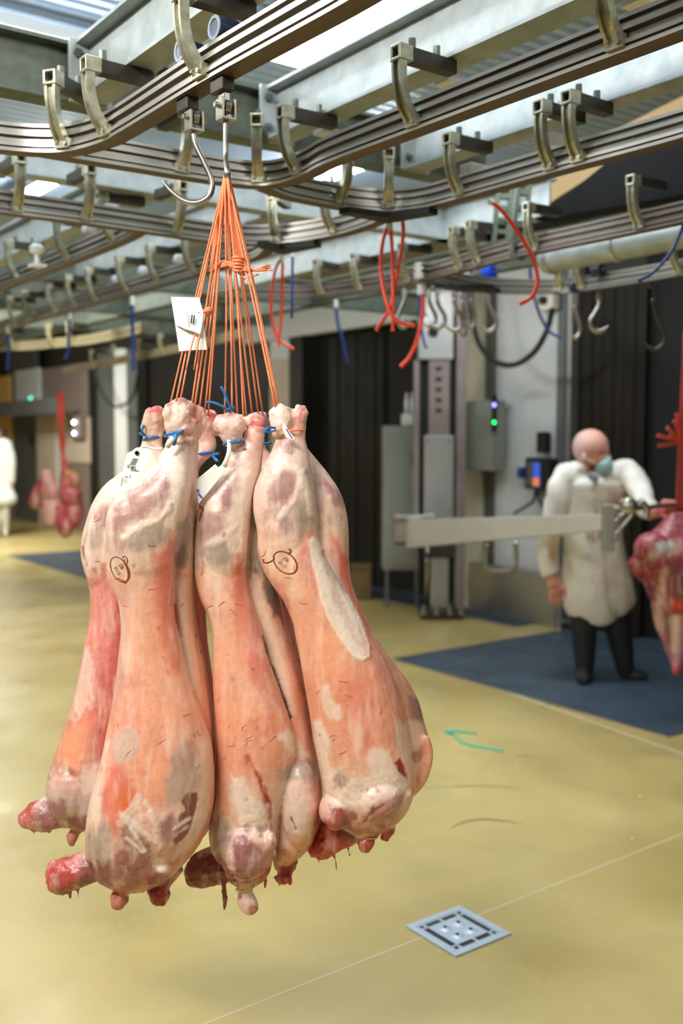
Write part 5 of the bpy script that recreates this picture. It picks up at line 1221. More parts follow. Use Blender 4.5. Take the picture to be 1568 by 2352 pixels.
# ---- blue steel plates let into the floor
def plate_material():
    m = mat('blue_tread_plate', (74, 92, 108), 0.4, 0.2, var=0.5, vscale=3, rgb2=(50, 64, 78), rvar=0.1)
    nt = m.node_tree; b = nt.nodes['Principled BSDF']
    tc = nt.nodes.new('ShaderNodeTexCoord')
    mp = nt.nodes.new('ShaderNodeMapping'); mp.inputs['Scale'].default_value = (34, 34, 1); mp.inputs['Rotation'].default_value = (0, 0, ANG + 0.785)
    nt.links.new(tc.outputs['Object'], mp.inputs[0])
    ch = nt.nodes.new('ShaderNodeTexVoronoi'); ch.feature = 'F1'; ch.inputs['Randomness'].default_value = 0.0; ch.inputs['Scale'].default_value = 1.0
    nt.links.new(mp.outputs[0], ch.inputs['Vector'])
    old = b.inputs['Base Color'].links[0].from_socket
    r = nt.nodes.new('ShaderNodeMapRange'); r.inputs[1].default_value = 0.22; r.inputs[2].default_value = 0.34; r.inputs[3].default_value = 0.6; r.inputs[4].default_value = 0.0
    nt.links.new(ch.outputs['Distance'], r.inputs[0])
    mx = nt.nodes.new('ShaderNodeMix'); mx.data_type = 'RGBA'; mx.inputs[7].default_value = lin((112, 134, 150)) + (1,)
    nt.links.new(r.outputs[0], mx.inputs[0]); nt.links.new(old, mx.inputs[6]); nt.links.new(mx.outputs[2], b.inputs['Base Color'])
    bp = nt.nodes.new('ShaderNodeBump'); bp.inputs['Strength'].default_value = 0.9; bp.inputs['Distance'].default_value = 0.004; bp.invert = True
    nt.links.new(ch.outputs['Distance'], bp.inputs['Height']); nt.links.new(bp.outputs[0], b.inputs['Normal'])
    return m
M['plate'] = plate_material()
def floor_plate(label, corner, la, lb, mm='plate', fr=True):
    """rectangle from the corner along -A (la) and B (lb)"""
    c = corner - A * (la / 2) + B * (lb / 2)
    r = thing('floor_plate', corner, label, 'floor plate', 'blue tread plates in the floor')
    nb = max(1, round(la / 1.2)); nc = max(1, round(lb / 1.2))
    for i in range(nb):
        for j in range(nc):
            q = corner - A * (la * (i + 0.5) / nb) + B * (lb * (j + 0.5) / nc) + Z * 0.004
            MB().box(q, A, B, Z, la / nb / 2 - 0.002, lb / nc / 2 - 0.002, 0.004).build('tread_panel', M[mm], r)
    if fr:
        for (s, e) in ((corner, corner - A * la), (corner, corner + B * lb)):
            d = (e - s).normalized()
            MB().box((s + e) / 2 + Z * 0.003, d, d.cross(Z), Z, (e - s).length / 2, 0.02, 0.005).build('edge_strip', M['brushed'], r)
    return r
m1 = PZ(905, 1515, 0)
floor_plate('large blue tread plate the man stands on', m1, 2.36, 3.0)
floor_plate('dark blue tread plate in front of the far left wall', PZ(20, 1277, 0), 4.0, 2.2)
floor_plate('dark tread plate at the sill of the dark doorway', PZ(700, 1340, 0), 3.2, 1.2)
MB()
# ---- floor joint, drain, strap, crumbs
M['joint'] = mat('pale_floor_joint', (226, 216, 190), 0.6)
j0, j1 = PZ(420, 2372, 0), PZ(1700, 1862, 0)
jo = MB().box((j0 + j1) / 2 + Z * 0.0004, (j1 - j0).normalized(), (j1 - j0).normalized().cross(Z), Z, (j1 - j0).length / 2, 0.0022, 0.0006).build('floor_joint', M['joint']); struct(jo)
j0, j1 = PZ(1000, 1532, 0), PZ(1650, 1760, 0)
jo = MB().box((j0 + j1) / 2 + Z * 0.0004, (j1 - j0).normalized(), (j1 - j0).normalized().cross(Z), Z, (j1 - j0).length / 2, 0.006, 0.0006).build('floor_joint', M['joint']); struct(jo)
M['drain'] = mat('drain_steel', (200, 216, 232), 0.35, 0.3, var=0.12, vscale=40)
M['pit'] = mat('drain_pit', (44, 46, 42), 0.7)
dc = (PZ(932, 2130, 0) + PZ(1172, 2146, 0) + PZ(1054, 2084, 0) + PZ(1048, 2198, 0)) / 4
e1 = (PZ(1054, 2084, 0) - PZ(932, 2130, 0)).normalized(); e2 = Z.cross(e1).normalized()
hd = 0.122
dr = thing('floor_drain', dc, 'square stainless floor drain with four dimples', 'drain')
MB().box(dc + Z * 0.001, e1, e2, Z, hd * 0.80, hd * 0.80, 0.001).build('pit', M['pit'], dr)
for s, ax, ay in ((1, e1, e2), (-1, e1, e2), (1, e2, e1), (-1, e2, e1)):
    MB().box(dc + ay * (s * hd * 0.9) + Z * 0.003, ax, ay, Z, hd if ax is e1 else hd * 0.794, hd * 0.105, 0.003).build('frame_bar', M['drain'], dr, bevel=0.0015)
    MB().box(dc + ay * (s * hd * 0.77) + Z * 0.0025, ax, ay, Z, hd * 0.78, hd * 0.02, 0.0015).build('inner_lip', M['drain'], dr)
# cover with four raised dimples (domed holes)
def cover():
    n = 64; mb = MB(); v = []; idx = {}
    S = hd * 0.58
    holes = [(0.5, 0.0), (-0.5, 0.0), (0.0, 0.5), (0.0, -0.5)]
    holes = [(0.42, 0.42), (-0.42, 0.42), (0.42, -0.42), (-0.42, -0.42)]
    for i in range(n + 1):
        for j in range(n + 1):
            x, y = -1 + 2 * i / n, -1 + 2 * j / n
            h = 0.0045
            for hx, hy in holes:
                r = math.hypot(x - hx, y - hy)
                h += 0.006 * max(0, 1 - (r / 0.3) ** 2) if r > 0.08 else -0.003
            v.append(dc + e1 * (x * S) + e2 * (y * S) + Z * h)
    f = [(i * (n + 1) + j, (i + 1) * (n + 1) + j, (i + 1) * (n + 1) + j + 1, i * (n + 1) + j + 1) for i in range(n) for j in range(n)]
    mb.add(v, f)
    return mb.build('cover', M['drain'], dr, smooth=True)
cover()
for hx, hy in ((0.42, 0.42), (-0.42, 0.42), (0.42, -0.42), (-0.42, -0.42)):
    MB().lathe(dc + e1 * (hx * hd * .58) + e2 * (hy * hd * .58) + Z * 0.0085, Z, [(hd * 0.05, 0), (hd * 0.05, 0.0035)], 14).build('drain_hole', M['pit'], dr)
for s in (-1, 1):
    for q in (-0.55, 0.0, 0.55):
        MB().box(dc + e2 * (s * hd * 0.66) + e1 * (q * hd * 1.05) + Z * 0.003, e1, e2, Z, hd * 0.04, hd * 0.09, 0.0015).build('bridge', M['drain'], dr)
        if q: MB().box(dc + e1 * (s * hd * 0.66) + e2 * (q * hd * 1.05) + Z * 0.003, e2, e1, Z, hd * 0.03, hd * 0.09, 0.0015).build('bridge', M['drain'], dr)
M['teal'] = mat('teal_strap', (70, 200, 170), 0.5, var=0.1, vscale=30)
sp = thing('plastic_strap', PZ(1030, 1680, 0), 'turquoise plastic strap lying on the yellow floor', 'strap')
for pts in ([(1022, 1677), (1040, 1683), (1056, 1702), (1085, 1712), (1120, 1718), (1155, 1725)], [(1020, 1680), (1050, 1679), (1095, 1684)]):
    MB().tube(crom([PZ(x, y, 0.006) for x, y in pts], 5), 0.006, 6).build('strap_band', M['teal'], sp, smooth=True)
MB().box(PZ(1030, 1681, 0.008), A, B, Z, 0.02, 0.014, 0.006).build('strap_lock', M['teal'], sp)
rc = random.Random(8)
M['crumb'] = mat('pale_fat_crumb', (236, 222, 210), 0.6)
for i, (x, y) in enumerate(((1452, 1926), (1098, 2024), (985, 1588), (1185, 1760), (1210, 1572), (1470, 1830), (275, 1403))):
    o = MB().lathe(PZ(x, y, 0.0), Z, [(0.004, 0), (0.007, 0.002), (0.005, 0.004), (0.001, 0.005)], 8).build('fat_crumb', M['crumb'], None, smooth=True)
    tag(o, ['pale fat crumb between the floor joint and the right edge', 'pale fat crumb just behind the floor drain', 'pale fat crumb at the front edge of the blue plate', 'pale fat crumb right of the turquoise strap', 'pale fat crumb before the long edge of the blue plate', 'pale fat crumb on the floor below the man, near the right edge', 'pale fat crumb left of the meat bundle'][i], 'crumb', 'fat crumbs on the floor')
# scuff marks on the floor
M['scuff'] = mat('grey_scuff', (128, 122, 92), 0.5, alpha=0.45)
def scuff(pts, wmax):
    q = crom([PZ(x, y, 0.0009) for x, y in pts], 6); n = len(q); L = []; R = []
    for i in range(n):
        t = (q[min(i + 1, n - 1)] - q[max(i - 1, 0)]).normalized(); s = t.cross(Z) * wmax * math.sin(math.pi * (i + 0.3) / (n + 0.6))
        L.append(q[i] + s); R.append(q[i] - s)
    o = MB().add(L + R, [(i, i + 1, n + i + 1, n + i) for i in range(n - 1)]).build('floor_scuff', M['scuff'], floor); return o
scuff([(1030, 1905), (1060, 1890), (1105, 1882), (1160, 1886), (1200, 1893)], 0.012); scuff([(960, 1812), (1050, 1806), (1140, 1806), (1200, 1812)], 0.008); scuff([(1180, 1735), (1220, 1738)], 0.008)

# ================================================================== people
def person_material(name):
    m = bpy.data.materials.new(name); m.use_nodes = True
    nt = m.node_tree; b = nt.nodes['Principled BSDF']
    at = nt.nodes.new('ShaderNodeAttribute'); at.attribute_name = 'Col'
    nt.links.new(at.outputs['Color'], b.inputs['Base Color']); b.inputs['Roughness'].default_value = 0.6
    return m
M['person'] = person_material('skin_and_trousers'); M['coatm'] = person_material('white_work_coat')
def remesh_part(mb, name, parent, m, base, patches, voxel=0.008, smooth=4, lumps=0.0, seed=0.0, folds=0.0):
    me = remeshed(mb, name, voxel, smooth); paint(me, base, patches, lumps=lumps, lump_scale=9, seed=seed, folds=folds, cvar=0.25)
    me.materials.append(M[m])
    o = bpy.data.objects.new(name, me); col.objects.link(o); o.parent = parent; o.matrix_parent_inverse = parent.matrix_basis.inverted()
    return o
SKIN, SKIN2, TROU, SHOE, WHITE = (214, 150, 128), (180, 110, 92), (24, 25, 30), (30, 27, 24), (232, 230, 222)
YP = 6.58
man = thing('person', PZ(1380, 1568, 0), 'bald man in a stained white coat and pale face mask holding the meat', 'person')
mb = MB()
# head, turned and tilted to the right, looking down
blob_mb(mb, 1356, 1028, 41, 43, YP, 0.0, 44, -18)
blob_mb(mb, 1368, 1050, 31, 38, YP, -0.02, 34, -18)
blob_mb(mb, 1376, 1076, 22, 22, YP, -0.02, 26, -18)
blob_mb(mb, 1396, 1052, 8, 10, YP, -0.05, 12, -25)          # nose
blob_mb(mb, 1384, 1036, 14, 5, YP, -0.075, 10, -15)         # brow
blob_mb(mb, 1341, 1055, 6, 13, YP, -0.105, 7, -12)          # ear
limb_mb(mb, [(1350, 1070, 24), (1340, 1090, 25), (1335, 1120, 30)], YP, 0.0)
limb_mb(mb, [(1340, 1105, 32), (1355, 1220, 36), (1365, 1400, 34)], YP, 0.03)
# legs and shoes
limb_mb(mb, [(1338, 1380, 36), (1340, 1450, 30), (1342, 1505, 25), (1342, 1545, 20)], YP, 0.0)
limb_mb(mb, [(1402, 1380, 37), (1420, 1450, 31), (1430, 1505, 25), (1436, 1543, 20)], YP, 0.05)
limb_mb(mb, [(1342, 1540, 18, 0.04), (1341, 1552, 20, 0.0), (1340, 1557, 16, -0.10), (1340, 1560, 11, -0.16)], YP, 0.0)
limb_mb(mb, [(1434, 1538, 18, 0.0), (1442, 1548, 18, 0.0), (1466, 1553, 15, -0.03), (1486, 1556, 10, -0.05)], YP, 0.05)
# lowered hand: palm, four fingers, thumb
limb_mb(mb, [(1264, 1290, 13), (1268, 1325, 14), (1272, 1345, 16)], YP, -0.03)
blob_mb(mb, 1276, 1352, 17, 20, YP, -0.03, 9, 8)
for fx, fy, l, o in ((1264, 1366, 20, -0.05), (1272, 1370, 24, -0.04), (1281, 1370, 22, -0.03), (1288, 1366, 17, -0.02)):
    limb_mb(mb, [(fx, fy - 8, 4.6), (fx + 1, fy + l * 0.4, 4.2), (fx + 4, fy + l * 0.8, 3.8), (fx + 7, fy + l, 2.8)], YP, o, 8)
limb_mb(mb, [(1290, 1345, 5.5), (1298, 1358, 4.8), (1300, 1374, 3.6)], YP, -0.05, 8)
# raised hand gripping the bar
YH = 5.93
limb_mb(mb, [(1470, 1150, 15, 0.3), (1484, 1172, 15, 0.1), (1498, 1177, 15, 0.0), (1512, 1174, 15, 0.0)], YH, 0.0)
blob_mb(mb, 1528, 1168, 20, 16, YH, -0.01, 12, 0)
for k in range(4):
    limb_mb(mb, [(1520 + 9 * k, 1158, 4.8, 0.0), (1524 + 9 * k, 1150 + k, 4.8, -0.035), (1528 + 8 * k, 1160, 4.5, -0.06), (1526 + 8 * k, 1174, 3.8, -0.05)], YH, 0.0, 8)
limb_mb(mb, [(1514, 1178, 6, -0.02), (1526, 1186, 5.2, -0.045), (1540, 1184, 4, -0.055)], YH, 0.0, 8)
remesh_part(mb, 'body', man, 'person', [(900, SKIN), (1392, SKIN), (1400, TROU), (1535, TROU), (1542, SHOE), (1600, SHOE)],
    [(TROU, 3, 0, [(1300, 1085), (1375, 1098), (1366, 1125), (1300, 1140)], 0.0),
     ((206, 176, 168), 8, 3, [(1300, 980), (1352, 980), (1352, 1030), (1335, 1062), (1300, 1050)], 0.8), ((226, 170, 158), 10, 4, ('e', 1370, 1012, 26, 22, 0), 0.7),
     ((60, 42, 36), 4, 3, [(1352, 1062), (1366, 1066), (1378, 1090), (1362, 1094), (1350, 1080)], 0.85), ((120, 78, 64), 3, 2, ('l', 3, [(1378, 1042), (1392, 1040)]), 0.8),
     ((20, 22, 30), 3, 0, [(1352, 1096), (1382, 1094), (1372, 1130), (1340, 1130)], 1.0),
     (TROU, 1, 0, [(1305, 1395), (1470, 1395), (1470, 1536), (1305, 1536)], 1.0),
     ((200, 96, 84), 6, 4, ('e', 1535, 1168, 30, 18, 0), 0.6)], voxel=0.007, smooth=3, seed=3)
# face mask
mk = MB(); blob_mb(mk, 1384, 1070, 23, 22, YP, -0.055, 26, -20); blob_mb(mk, 1392, 1060, 12, 14, YP, -0.075, 14, -20)
remesh_part(mk, 'face_mask', man, 'coatm', [(900, (146, 190, 192)), (1200, (160, 198, 198))], [((190, 220, 220), 4, 2, ('l', 1.6, [(1366, 1066), (1400, 1056)]), 0.5), ((120, 166, 170), 4, 2, ('l', 1.6, [(1366, 1074), (1402, 1066)]), 0.5)], 0.006, 2)
MB().tube(crom([P(1366, 1062, YP - .13), P(1352, 1056, YP - .125), P(1343, 1050, YP - .11)], 4), 0.003, 6).build('mask_loop', M['white_p'], man, smooth=True)
# coat
ct = MB()
loft_mb(ct, [(1078, 1318, 1362), (1090, 1296, 1398), (1104, 1276, 1432), (1130, 1280, 1446), (1170, 1286, 1436), (1220, 1290, 1432), (1280, 1290, 1444), (1340, 1290, 1455), (1380, 1297, 1454), (1405, 1306, 1438), (1422, 1318, 1420), (1426, 1320, 1416)], YP, kd=0.55, n=60)
blob_mb(ct, 1425, 1085, 42, 34, YP, -0.02, 36, -25); blob_mb(ct, 1300, 1098, 34, 34, YP, -0.01, 36, 30)
limb_mb(ct, [(1300, 1092, 28), (1278, 1150, 29), (1266, 1210, 26), (1262, 1270, 24), (1264, 1312, 23), (1265, 1318, 20)], YP, -0.03)
limb_mb(ct, [(1425, 1075, 30, 0.0), (1456, 1104, 30, -0.12), (1478, 1142, 25, -0.34), (1486, 1168, 20, -0.52), (1494, 1178, 17, -0.6)], YP, 0.0)
blob_mb(ct, 1325, 1075, 22, 16, YP, 0.03, 40, 20)
BL = (176, 120, 112)
remesh_part(ct, 'work_coat', man, 'coatm', [(900, WHITE), (1500, (226, 220, 206))],
    [((216, 204, 182), 20, 16, [(1360, 1110), (1420, 1100), (1450, 1130), (1445, 1240), (1390, 1260), (1368, 1180)], 0.8),
     (BL, 14, 16, [(1400, 1120), (1430, 1130), (1440, 1170), (1420, 1220), (1370, 1240), (1365, 1200), (1390, 1170)], 0.55), ((130, 70, 62), 8, 10, ('e', 1362, 1238, 10, 18, 0), 0.6),
     (BL, 10, 10, ('e', 1268, 1275, 16, 26, 0), 0.5), ((170, 84, 72), 4, 5, ('e', 1268, 1275, 7, 8, 0), 0.8), ((226, 196, 150), 12, 8, ('e', 1275, 1250, 14, 44, 0), 0.5),
     ((206, 180, 170), 14, 12, ('e', 1400, 1330, 36, 40, 0), 0.5), ((196, 168, 140), 14, 12, ('e', 1440, 1300, 14, 60, 0), 0.6), ((200, 190, 166), 12, 12, ('e', 1310, 1300, 16, 50, 0), 0.4),
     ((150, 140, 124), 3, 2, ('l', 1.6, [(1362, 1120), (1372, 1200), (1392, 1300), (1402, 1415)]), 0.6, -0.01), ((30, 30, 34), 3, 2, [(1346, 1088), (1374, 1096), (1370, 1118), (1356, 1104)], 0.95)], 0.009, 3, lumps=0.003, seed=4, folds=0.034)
for k in range(3):
    MB().lathe(P(1372 + 6 * k, 1190 + 52 * k, YP - 0.185), (0, -1, 0), [(0.008, 0), (0.008, 0.004)], 10).build('coat_button', M['white_p'], man)

# person at the far left, cut by the frame
YF = PZ(15, 1232, 0).y
wk = thing('person', PZ(10, 1232, 0), 'far worker in white coat and trousers, half outside the left edge', 'person')
mb = MB()
blob_mb(mb, 2, 994, 12, 15, YF, 0.0, 14); limb_mb(mb, [(2, 1003, 7), (2, 1015, 8)], YF)
limb_mb(mb, [(2, 1010, 9), (2, 1090, 10), (2, 1150, 10)], YF, 0.02)
for s in (-9, 10):
    limb_mb(mb, [(2 + s, 1140, 11), (3 + s, 1185, 9), (3 + s, 1218, 7)], YF); limb_mb(mb, [(3 + s, 1218, 6, 0.06), (3 + s, 1225, 6, 0.0), (3 + s, 1228, 4, -0.16)], YF)
for s in (-1, 1):
    limb_mb(mb, [(2 + 24 * s, 1110, 5), (2 + 24 * s, 1122, 5.5)], YF)
    for k in range(4): limb_mb(mb, [(2 + 24 * s - 4 + 2.6 * k, 1122, 1.6), (2 + 24 * s - 4 + 2.6 * k, 1134 - abs(k - 1.5), 1.3)], YF, 0, 6)
    limb_mb(mb, [(2 + 24 * s - 5 * s, 1116, 1.8), (2 + 24 * s - 8 * s, 1126, 1.4)], YF, 0, 6)
remesh_part(mb, 'body', wk, 'person', [(900, (36, 30, 26)), (1000, (40, 32, 28)), (1004, SKIN), (1136, SKIN), (1140, (206, 206, 196)), (1216, (206, 206, 196)), (1222, WHITE)], [], 0.012, 3)
ct = MB()
loft_mb(ct, [(1006, -6, 10), (1014, -20, 24), (1030, -24, 29), (1070, -22, 27), (1120, -24, 29), (1158, -26, 31), (1162, -20, 25)], YF, kd=0.6, n=40)
for s in (-1, 1): limb_mb(ct, [(2 + 18 * s, 1022, 9), (2 + 24 * s, 1060, 9), (2 + 25 * s, 1108, 7)], YF)
remesh_part(ct, 'work_coat', wk, 'coatm', [(900, (222, 230, 226)), (1200, (222, 230, 226))], [], 0.014, 3, lumps=0.004, folds=0.016)

# ================================================================== other hanging meat
YM = 5.85
def bM(mb):
    loft_mb(mb, [(1176, 1540, 1600), (1200, 1520, 1640), (1230, 1490, 1665), (1262, 1462, 1680), (1290, 1456, 1685), (1320, 1468, 1690), (1360, 1485, 1680), (1400, 1502, 1670), (1450, 1512, 1650), (1500, 1530, 1620), (1530, 1541, 1590), (1552, 1548, 1562)], YM, kd=0.7)
    blob_mb(mb, 1500, 1262, 44, 40, YM, -0.06, 50, 20); blob_mb(mb, 1560, 1330, 50, 90, YM, -0.08, 50, 10)
    limb_mb(mb, [(1510, 1380, 16), (1516, 1430, 14), (1526, 1470, 8)], YM, -0.1); limb_mb(mb, [(1556, 1400, 24), (1560, 1470, 20), (1553, 1530, 13), (1550, 1552, 5)], YM, -0.08)
    limb_mb(mb, [(1456, 1282, 22), (1475, 1300, 30), (1500, 1320, 30)], YM, 0.0)
beef = carcass('M', 'large dark red beef quarter hanging at the right edge by the man', YM, bM,
    [(1150, (150, 60, 70)), (1230, (170, 70, 80)), (1290, (150, 26, 52)), (1360, (128, 20, 40)), (1420, (176, 130, 116)), (1500, (180, 110, 124)), (1560, (196, 80, 84))],
    [((206, 172, 160), 8, 10, [(1480, 1290), (1500, 1255), (1568, 1235), (1568, 1265), (1510, 1285)], 0.8), ((224, 226, 232), 4, 4, [(1505, 1250), (1540, 1240), (1545, 1256), (1512, 1272)], 0.95),
     ((120, 60, 66), 12, 12, [(1530, 1290), (1568, 1280), (1600, 1350), (1560, 1380), (1530, 1350)], 0.8), ((206, 170, 150), 6, 8, ('l', 8, [(1525, 1310), (1518, 1360), (1515, 1420), (1520, 1440)]), 0.7),
     ((210, 20, 24), 6, 6, ('e', 1562, 1392, 26, 14, 0), 0.9), ((226, 200, 170), 5, 5, ('l', 9, [(1548, 1420), (1552, 1490)]), 0.85), ((150, 96, 150), 8, 8, [(1560, 1460), (1590, 1460), (1570, 1540), (1556, 1530)], 0.7), ((206, 70, 78), 5, 5, ('e', 1550, 1540, 10, 16, 0), 0.8)],
    voxel=0.008, seed=71.0, top=(1556, 1180), name='beef_quarter', group='hanging meat beyond the bundle', cat='meat')
M['red_twine'] = mat('red_orange_twine', (214, 74, 54), 0.6)
st2 = thing('twine_sling', P(1562, 900, YM), 'red twine with a frayed knot holding the beef quarter', 'twine')
for a, b in (((1572, 760), (1552, 1182)), ((1576, 760), (1560, 1182)), ((1580, 780), (1566, 1184))):
    MB().tube(crom([P(a[0], a[1], YM), P((a[0] + b[0]) / 2 - 2, 1000, YM), P(b[0], b[1], YM)], 5), 0.0048, 6).build('strand', M['red_twine'], st2, smooth=True)
for dx, dy in ((-58, -16), (-56, 8), (-36, -34), (-30, -16), (-20, -50), (-14, -66)):
    MB().tube([P(1568, 1016, YM - 0.03), P(1568 + dx, 1016 + dy, YM - 0.05)], [0.007, 0.011], 6).build('frayed_end', M['red_twine'], st2)
YL = 9.6
pieces = [('pale pink piece of the far hanging meat, nearest the orange twine', [(108, 1080, 12), (112, 1120, 18), (120, 1170, 22), (118, 1205, 14)], (222, 168, 160)),
          ('dark red piece at the left side of the far hanging meat', [(112, 1085, 10), (98, 1120, 18), (84, 1150, 18), (72, 1165, 9)], (170, 74, 80)),
          ('tall pink piece at the right side of the far hanging meat', [(150, 1090, 14), (160, 1130, 22), (168, 1180, 24), (166, 1212, 12)], (196, 92, 98)),
          ('ragged low piece under the far hanging meat', [(138, 1160, 20), (146, 1200, 18), (150, 1225, 12), (146, 1236, 5)], (176, 70, 74)),
          ('yellowish fatty piece on top of the far hanging meat', [(150, 1085, 11), (166, 1092, 13), (176, 1105, 11), (182, 1120, 6)], (214, 140, 76))]
for k, (lb2, pts, rgb) in enumerate(pieces):
    carcass('L%d' % k, lb2, YL, lambda mb: (limb_mb(mb, pts, YL, 0.03 * (k % 3) - 0.03), blob_mb(mb, pts[1][0] + 4, pts[1][1] + 10, pts[1][2] * 1.1, pts[1][2] * 1.3, YL, 0.03 * (k % 3) - 0.06)),
            [(1000, rgb), (1300, rgb)], [((232, 196, 186), 4, 8, ('e', pts[2][0], pts[2][1], 7, 20, 10), 0.6), ((150, 40, 48), 4, 8, ('e', pts[1][0] - 6, pts[1][1], 6, 18, -10), 0.6)], voxel=0.010, seed=80.0 + k, top=pts[0][:2], name='meat_piece', group='pieces of the far hanging meat', cat='meat')
st3 = thing('twine_sling', P(140, 905, YL), 'orange twine hank above the far hanging meat at the left', 'twine')
rr = random.Random(2)
for k in range(7):
    x = 132 + 2.4 * k
    MB().tube(crom([P(x, 902, YL), P(x + rr.uniform(-3, 3), 960, YL), P(142 + rr.uniform(-6, 8), 1010, YL), P(140 + 3.2 * k, 1092, YL)], 4), 0.006, 6).build('strand', M['red_twine'], st3, smooth=True)

# ================================================================== cords, hooks and fittings under the far rails
def cord(label, pts, m='orange_cord', r=0.0065, name='pull_cord', cat='cord', sub=None):
    q = crom([P(x, y, Y) for x, y, Y in pts], 6)
    root = thing(name, q[0], label, cat)
    MB().tube(q, r, 8).build('cord_line', M[m], root, smooth=True)
    e = q[-1]; d = (q[-1] - q[-3]).normalized()
    MB().tube([e - d * 0.012, e + d * 0.001], r * 1.12, 8).build('end_sleeve', M[m], root)
    MB().tube([q[0] - (q[1] - q[0]).normalized() * 0.004, q[2]], r * 1.3, 8).build('crimp', M['white_p'], root)
    return root
y3 = PZ(910, 470, ZR).y
cord('orange cord strand crossing to the lower left under the curved rail', [(922, 492, y3), (926, 530, y3), (920, 580, y3), (906, 660, y3), (894, 710, y3), (864, 758, y3 - .02)])
cord('orange cord strand curling to the lower right under the curved rail', [(892, 508, y3), (878, 560, y3), (874, 620, y3), (886, 690, y3 - .02), (904, 730, y3 - .03), (930, 744, y3 - .03), (952, 748, y3 - .03)])
cord('straight orange cord strand between the two curling ones', [(895, 510, y3), (900, 570, y3), (902, 660, y3 - .01), (902, 760, y3 - .01)])
y4 = PZ(1180, 440, ZR).y + 0.35
cord('single orange cord bowing to the right from the steel strut', [(1122, 462, y4), (1150, 482, y4), (1190, 535, y4), (1222, 590, y4), (1234, 640, y4), (1222, 680, y4), (1194, 698, y4)], r=0.0075)
y5 = PZ(650, 560, ZR).y
cord('left half of the red-orange loop below the second curved rail', [(650, 590, y5), (632, 620, y5), (622, 690, y5), (626, 740, y5), (640, 780, y5), (674, 802, y5)], r=0.006)
cord('right half of the red-orange loop below the second curved rail', [(650, 590, y5), (648, 640, y5), (646, 720, y5), (640, 780, y5), (636, 795, y5)], r=0.006)
y6 = PZ(960, 632, ZR).y
cord('dull red cord hanging beside the lift column', [(972, 652, y6), (970, 720, y6), (958, 780, y6), (940, 820, y6), (920, 842, y6)], r=0.010)
bl = [('blue strap hanging straight below the white-bracket rail', [(303, 682), (304, 740), (305, 800), (306, 850)], 5.6, 0.010),
      ('blue cord with a white knob at the far left', [(160, 716), (158, 770), (156, 810), (150, 824)], 6.4, 0.009),
      ('faint blue cord at the left edge', [(18, 750), (20, 800), (16, 850)], 6.4, 0.010),
      ('blue cord behind the red-orange loop', [(672, 565), (671, 640), (670, 730)], 4.4, 0.006),
      ('blue cord hanging beside the white header board', [(770, 690), (775, 740), (786, 780), (796, 832)], 6.2, 0.010),
      ('blue cord curving down over the pale wall panel', [(1216, 590), (1220, 650), (1238, 720), (1262, 762), (1290, 776)], 6.0, 0.009),
      ('bright blue cord sweeping in from the right edge', [(1590, 440), (1568, 520), (1540, 580), (1500, 625), (1466, 645)], 3.6, 0.006),
      ('dark blue cord beside the dull red one', [(962, 655), (964, 720), (972, 780), (980, 800)], 6.0, 0.008)]
for lb3, pts, Y, r in bl: cord(lb3, [(x, y, Y) for x, y in pts], 'blue_cord', r)

def far_hook(label, px, py, h, Y, flip=1, m='steel'):
    """S-shaped meat hook with its strap; h is the height of the hook in picture units"""
    s = h / 100.0
    root = thing('meat_hook', P(px, py, Y), label, 'hook', 'empty meat hooks on the far rail')
    pts = [(0, 30), (1, 40), (8, 55), (17, 72), (16, 88), (4, 98), (-10, 94), (-19, 84)]
    MB().tube(crom([P(px + flip * x * s, py + y * s, Y) for x, y in pts], 4), [x.x for x in crom([Vector((v, 0, 0)) for v in (.012, .012, .012, .012, .012, .012, .010, .003)], 4)], 8).build('hook', M[m], root, smooth=True)
    a = P(px, py - 8 * s, Y); b = P(px, py + 32 * s, Y)
    MB().box((a + b) / 2, (1, 0, 0), (0, 1, 0), (0, 0, 1), 0.011, 0.006, (a.z - b.z) / 2).build('strap', M[m], root, bevel=0.002)
    MB().lathe(P(px, py + 22 * s, Y - 0.012), (0, 1, 0), [(0.014, 0), (0.016, 0.006), (0.014, 0.024), (0.006, 0.026)], 10).build('swivel', M[m], root)
    MB().lathe(P(px, py - 8 * s, Y - 0.03), (0, 1, 0), [(0.02, 0), (0.026, 0.006), (0.026, 0.05), (0.02, 0.056)], 12).build('roller', M['wheel'], root)
    return root
yr = PZ(1329, 653, ZR).y
far_hook('empty hook left of the dark strip curtain, seen edge on', 1321, 668, 110, yr, 0.55)
far_hook('bright empty hook above the dark strip curtain, opening right', 1376, 660, 104, yr - 0.05, -1.1)
far_hook('dark empty hook near the right edge, opening left', 1503, 660, 146, yr - 0.2, 0.9, 'dark_steel')
for k, (x, yy, h, fl) in enumerate(((928, 650, 104, -0.8), (985, 655, 96, 0.9), (1004, 655, 100, 1.0), (1042, 652, 110, 1.0), (1062, 655, 118, 0.3), (1082, 655, 100, 0.4), (1122, 655, 108, 0.9))):
    far_hook('%s empty hook, counted from the left, in the cluster above the lift' % ['first', 'second', 'third', 'fourth', 'fifth', 'sixth', 'seventh'][k], x, yy, h, yr + 0.3 - 0.04 * k, fl)

